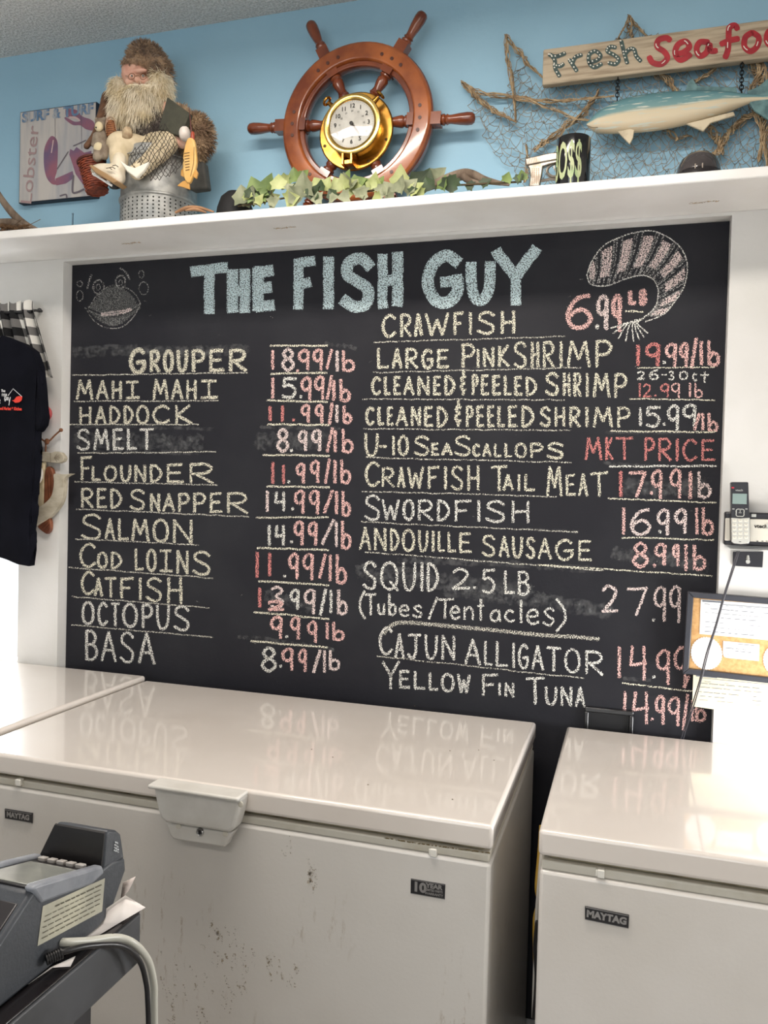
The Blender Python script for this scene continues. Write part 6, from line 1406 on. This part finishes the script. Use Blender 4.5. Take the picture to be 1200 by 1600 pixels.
def printed(name, label, pxs, Y, m, segs, cat='paper', inkm=None):
    t = thing(name, label, cat, P(pxs[0][0], pxs[-1][1], Y))
    b = new(); slab(b, pxs, Y, .0006); o = obj('sheet', b, m, t)
    b = new(); [lines(b, [s[:2]], s[2], Y-.0003) for s in segs]; obj('printing', b, inkm or plain('print_grey', (112, 116, 124), .9), t, recalc=False)
random.seed(9)
def fake(x0, x1, ys, slope, wds):
    out = []
    for y, w_ in zip(ys, wds):
        x = x0+random.uniform(0, 4)
        while x < x1-5:
            l = random.uniform(4, 16); 
            if random.random() < .72: out.append([(x, y+(x-x0)*slope), (min(x+l, x1), y+(min(x+l, x1)-x0)*slope), w_])
            x += l+random.uniform(1.5, 6)
    return out
printed('certificate', 'white printed certificate pinned across the top of the framed corkboard', [(1095, 936.5), (1262, 949), (1260, 1006), (1093, 990.5)], PYc, papm,
        [[(1098, 939), (1127, 941), 2.2]]+[[(1130, 944.5), (1255, 954), .7]]+fake(1099, 1255, [943.5, 950, 956.5, 963, 971, 979, 986], .085, [.7, .9, .6, .9, .7, .6, 1.0]))
def scallop(cx, cy, rx, ry, n_=36): return [(cx+rx*(1-.05*(i % 2))*math.cos(2*PI*i/(2*n_)), cy+ry*(1-.05*(i % 2))*math.sin(2*PI*i/(2*n_))+.06*rx*math.cos(2*PI*i/(2*n_))) for i in range(2*n_)]
pe = lambda a, n_: (abs(math.cos(a))**n_)*(1 if math.cos(a) > 0 else -1)
printed('scalloped_card', 'round white scalloped card in the lower left of the corkboard', scallop(1104, 1021, 25, 26), PYc, mat('card_white', (232, 230, 230), .8), fake(1090, 1118, [1007, 1013, 1019, 1025, 1031], .07, [.5]*5), 'card', plain('print_faint_pink', (206, 190, 192), .9))
printed('business_card', 'small white printed card in the middle of the framed corkboard', [(1130, 1001.5), (1186.5, 1007), (1186, 1033), (1136, 1028), (1131, 1026), (1129.5, 1021)], PYc, mat('card_white', (232, 230, 230), .8), [[(1152, 1006), (1180, 1009), .8]]+fake(1133, 1182, [1012, 1015.5, 1022], .1, [1.1, 1.1, .6]), 'card')
printed('scalloped_card', 'white scalloped card at the right of the corkboard, cut by the picture edge', scallop(1217, 1032, 25, 26), PYc, mat('card_white', (232, 230, 230), .8), fake(1203, 1230, [1018, 1024, 1030], .07, [.5]*3), 'card', plain('print_faint_pink', (206, 190, 192), .9))
printed('notice_paper', 'cream printed sheet taped below the framed corkboard', [(1083.5, 1048), (1236, 1062), (1234, 1122), (1112, 1108), (1081.5, 1103.5)], CY-.0012, papc,
        [[(1088, 1056), (1120, 1059), 1.8]]+[[(1092, 1059), (1228, 1072), .7]]+fake(1091, 1190, [1064, 1067, 1073, 1080.5, 1087, 1093], .09, [.7, 1, .8, 1, .9, .6]))

# ------------------------------------------------------------------ counter with card terminal, lower left
CTZ, CTX, CTY = .985, -.531, -1.372
t = thing('counter', 'black service counter at the lower left carrying the card terminal', 'counter', (-.95, -1.68, 0))
ctm = mat('counter_black', (30, 27, 29), .22, rgb2=(24, 22, 24), nscale=8); cte = mat('counter_edge_grey', (66, 68, 72), .5, rgb2=(54, 55, 58), nscale=16)
b = new(); box(b, -1.4, CTX, -1.98, CTY, CTZ-.0025, CTZ); obj('counter_top', b, ctm, t, bevel=.001)
b = new(); box(b, -1.4, CTX+.0006, -1.98, CTY+.0006, CTZ-.062, CTZ-.003); obj('counter_edge', b, cte, t, bevel=.003)
b = new(); box(b, -1.37, CTX-.028, -1.95, CTY-.05, .002, CTZ-.0625); obj('cabinet', b, mat('counter_cabinet_dark', (46, 46, 50), .5), t, bevel=.002)
# terminal
TXR, TXL = -.550, -.637
grey = mat('terminal_slate', (60, 64, 70), .45, rgb2=(52, 56, 62), nscale=20, bump=.05, bscale=300); greyl = mat('terminal_rail_grey', (132, 136, 143), .4, rgb2=(110, 114, 122), nscale=40); dark = plain('terminal_black', (24, 22, 23), .35)
t = thing('card_terminal', 'grey and black card payment terminal with a receipt printer on the counter', 'card terminal', ((TXR+TXL)/2, -1.50, CTZ))
def xp(b, prof, x0, x1): prism(b, [Vector((x1, y, z)) for y, z in prof], (x0-x1, 0, 0))
b = new(); xp(b, [(-1.655, .990), (-1.64, .9865), (-1.425, .9865), (-1.402, .992), (-1.374, 1.030), (-1.376, 1.046), (-1.400, 1.053), (-1.422, 1.052), (-1.53, 1.0785), (-1.575, 1.049), (-1.655, 1.000)], TXL, TXR); bod = obj('terminal_body', b, grey, t, bevel=.004, seg=3)
for x0, x1 in ((TXR-.009, TXR+.003), (TXL-.003, TXL+.009)):
    b = new(); xp(b, [(-1.534, 1.083), (-1.528, 1.0845), (-1.423, 1.0575), (-1.419, 1.047), (-1.44, 1.044), (-1.52, 1.062)], x0, x1); obj('side_rail', b, greyl, t, bevel=.003, seg=3)
b = new(); xp(b, [(-1.418, 1.050), (-1.4135, 1.088), (-1.409, 1.0915), (-1.394, 1.085), (-1.385, 1.077), (-1.377, 1.045)], TXL+.001, TXR-.0005)
for v in b.verts:
    if v.co.x < TXL+.01 and v.co.z > 1.06: v.co.x += .017
hd = obj('printer_hood', b, grey, t, bevel=.004, seg=3)
b = new(); xp(b, [(-1.4194, 1.0515), (-1.4148, 1.0895), (-1.4125, 1.0905), (-1.418, 1.0515)], TXL+.001, TXR-.002)
for v in b.verts:
    if v.co.x < TXL+.01 and v.co.z > 1.06: v.co.x += .017
obj('hood_front', b, dark, hd)
b = new()
for i in range(4): ribbon(b, [(180-.5*i, 1316+i*4), (185, 1318+i*4+random.uniform(-2, 2))], 3, lambda x, y, l: PX(x, y, TXR+.0001+l))
obj('worn_patch', b, chalk_mat('wear_white', (200, 204, 206), .47, .06, 500), hd, recalc=False)
slope = (1.0535-1.0795)/(-1.424+1.528)
tz = lambda y: 1.0795+(y+1.528)*slope
def onT(b, x0, x1, y0, y1, lift, th): xp(b, [(y0, tz(y0)+lift-th), (y1, tz(y1)+lift-th), (y1, tz(y1)+lift), (y0, tz(y0)+lift)], x0, x1)
b = new(); onT(b, TXL+.010, TXR-.010, -1.527, -1.421, .001, .004); obj('top_panel', b, dark, t, bevel=.001)
b = new(); onT(b, TXL+.013, TXR-.013, -1.522, -1.447, .0018, .002); obj('display', b, mat('display_grey', (150, 152, 146), .12, rgb2=(126, 130, 126), nscale=12, coat=.5), t, bevel=.0008)
for i in range(5):
    x = TXL+.0155+i*.0124; b = new(); onT(b, x, x+.0092, -1.439, -1.430, .0052, .005); obj('terminal_key', b, plain('key_light_grey', (168, 164, 160), .4), t, bevel=.0012)
b = new(); nv = Vector((0, -(1.0785-.999), -1.53+1.655)); 
def onF(u, v, l):   # the sloping front panel
    y = -1.575+(-1.655+1.575)*v; z = 1.049+(1.000-1.049)*v; n_ = Vector((0, -.049, .08)).normalized(); n_ = Vector((0, -.52, .85)); return Vector((TXL+(TXR-TXL)*u, y, z))+n_*l
prism(b, [onF(.08, -.42, .0022), onF(.92, -.42, .0022), onF(.94, 1, .001), onF(.06, 1, .001)], (0, .002, -.004)); obj('front_panel', b, plain('front_panel_dark', (44, 42, 44), .3), t, bevel=.001)
b = new(); fnl = lambda x, y, l=0: PX(x, y, TXR+.0005+l)
lab = [(67, 1416), (164, 1372), (159.5, 1424), (58.5, 1478.5)]
b.faces.new([b.verts.new(fnl(*q_)) for q_ in cathull([lab[0]], False)] if False else [b.verts.new(fnl(*q_)) for q_ in lab]); lb = obj('instruction_label', b, mat('yellowed_label', (192, 189, 168), .45, rgb2=(164, 162, 146), nscale=20), t); lb['label'] = 'yellowed printed label on the right side'
b = new()
random.seed(4)
def lq(u, v): 
    a = (lab[0][0]+(lab[1][0]-lab[0][0])*u, lab[0][1]+(lab[1][1]-lab[0][1])*u); c = (lab[3][0]+(lab[2][0]-lab[3][0])*u, lab[3][1]+(lab[2][1]-lab[3][1])*u); return (a[0]+(c[0]-a[0])*v, a[1]+(c[1]-a[1])*v)
for v, w_ in ((.16, 2.0), (.30, 1.0), (.44, 1.3), (.58, 1.3), (.72, 1.3), (.86, 1.3)):
    u = .06 if v > .2 else .22
    while u < .9:
        l = random.uniform(.04, .12); 
        ribbon(b, [lq(u, v), lq(min(.95, u+l), v)], w_, lambda x, y, lf_: fnl(x, y, .0003+lf_)); u += l+.025
obj('label_printing', b, plain('label_ink', (96, 92, 78), .8), lb, recalc=False)
# papers under the terminal
def sheet(name, label, pts, m):
    b = new(); f = b.faces.new([b.verts.new(p_) for p_ in pts]); o = obj(name, b, m); md = o.modifiers.new('solid', 'SOLIDIFY'); md.thickness = .0004; md.offset = 0; tag(o, label, 'paper'); return o
rp_ = plain('receipt_white', (232, 226, 222), .8)
sheet('receipt', 'pale receipt paper sticking out past the far corner of the counter', [PZ(84, 1490, CTZ+.0012), PZ(128, 1446, CTZ+.0012), P(196, 1399, -1.40), P(227.5, 1418, -1.385), PZ(188, 1441, CTZ+.0012), PZ(140, 1470, CTZ+.0012)], rp_)
sheet('receipt', 'small curled receipt tip standing up behind the card terminal', [P(192, 1379, -1.366), P(212, 1369.5, -1.36), P(201, 1392, -1.36), P(188, 1406, -1.366)], plain('receipt_pinkish', (226, 212, 204), .8))
sheet('receipt', 'white slip under the cables at the near side of the terminal', [PZ(44, 1538, CTZ+.0008), PZ(78, 1512, CTZ+.0008), PZ(118, 1494, CTZ+.0008), PZ(110, 1510, CTZ+.0008), PZ(82, 1512, CTZ+.0008)], rp_)
t = thing('terminal_cable', 'thick grey-white cable curving off the counter from the card terminal', 'cable', PX(105, 1472, -.548))
b = new(); tube(b, cathull([tuple(PX(x, y, X)) for x, y, X in ((92, 1472, -.556), (105, 1472, -.545), (140, 1470, -.538), (182, 1465, -.530), (210, 1475, -.519), (231, 1500, -.517), (240, 1535, -.515), (241, 1570, -.514), (241, 1640, -.514))], False, 8), .0042, 12); obj('cable', b, mat('cable_greige', (190, 190, 180), .35), t)
t = thing('power_cable', 'thin black cable beside the grey-white one, with a ribbed plug at the terminal', 'cable', PX(87, 1491, -.54))
b = new(); tube(b, cathull([tuple(PX(x, y, X)) for x, y, X in ((80, 1494, -.546), (100, 1487, -.537), (140, 1478, -.528), (189, 1478, -.519), (217, 1500, -.514), (228, 1535, -.511), (231, 1570, -.509), (233, 1640, -.509))], False, 8), .003, 10); obj('cable', b, blackp, t)
b = new(); a, c = PX(72, 1500, -.5465), PX(98, 1488, -.537); d = (c-a)
for i in range(7): tube(b, [a+d*(i/7), a+d*(i/7+.09)], .0058, 10)
tube(b, [a, c], .0042, 10); obj('ribbed_plug', b, blackp, t)
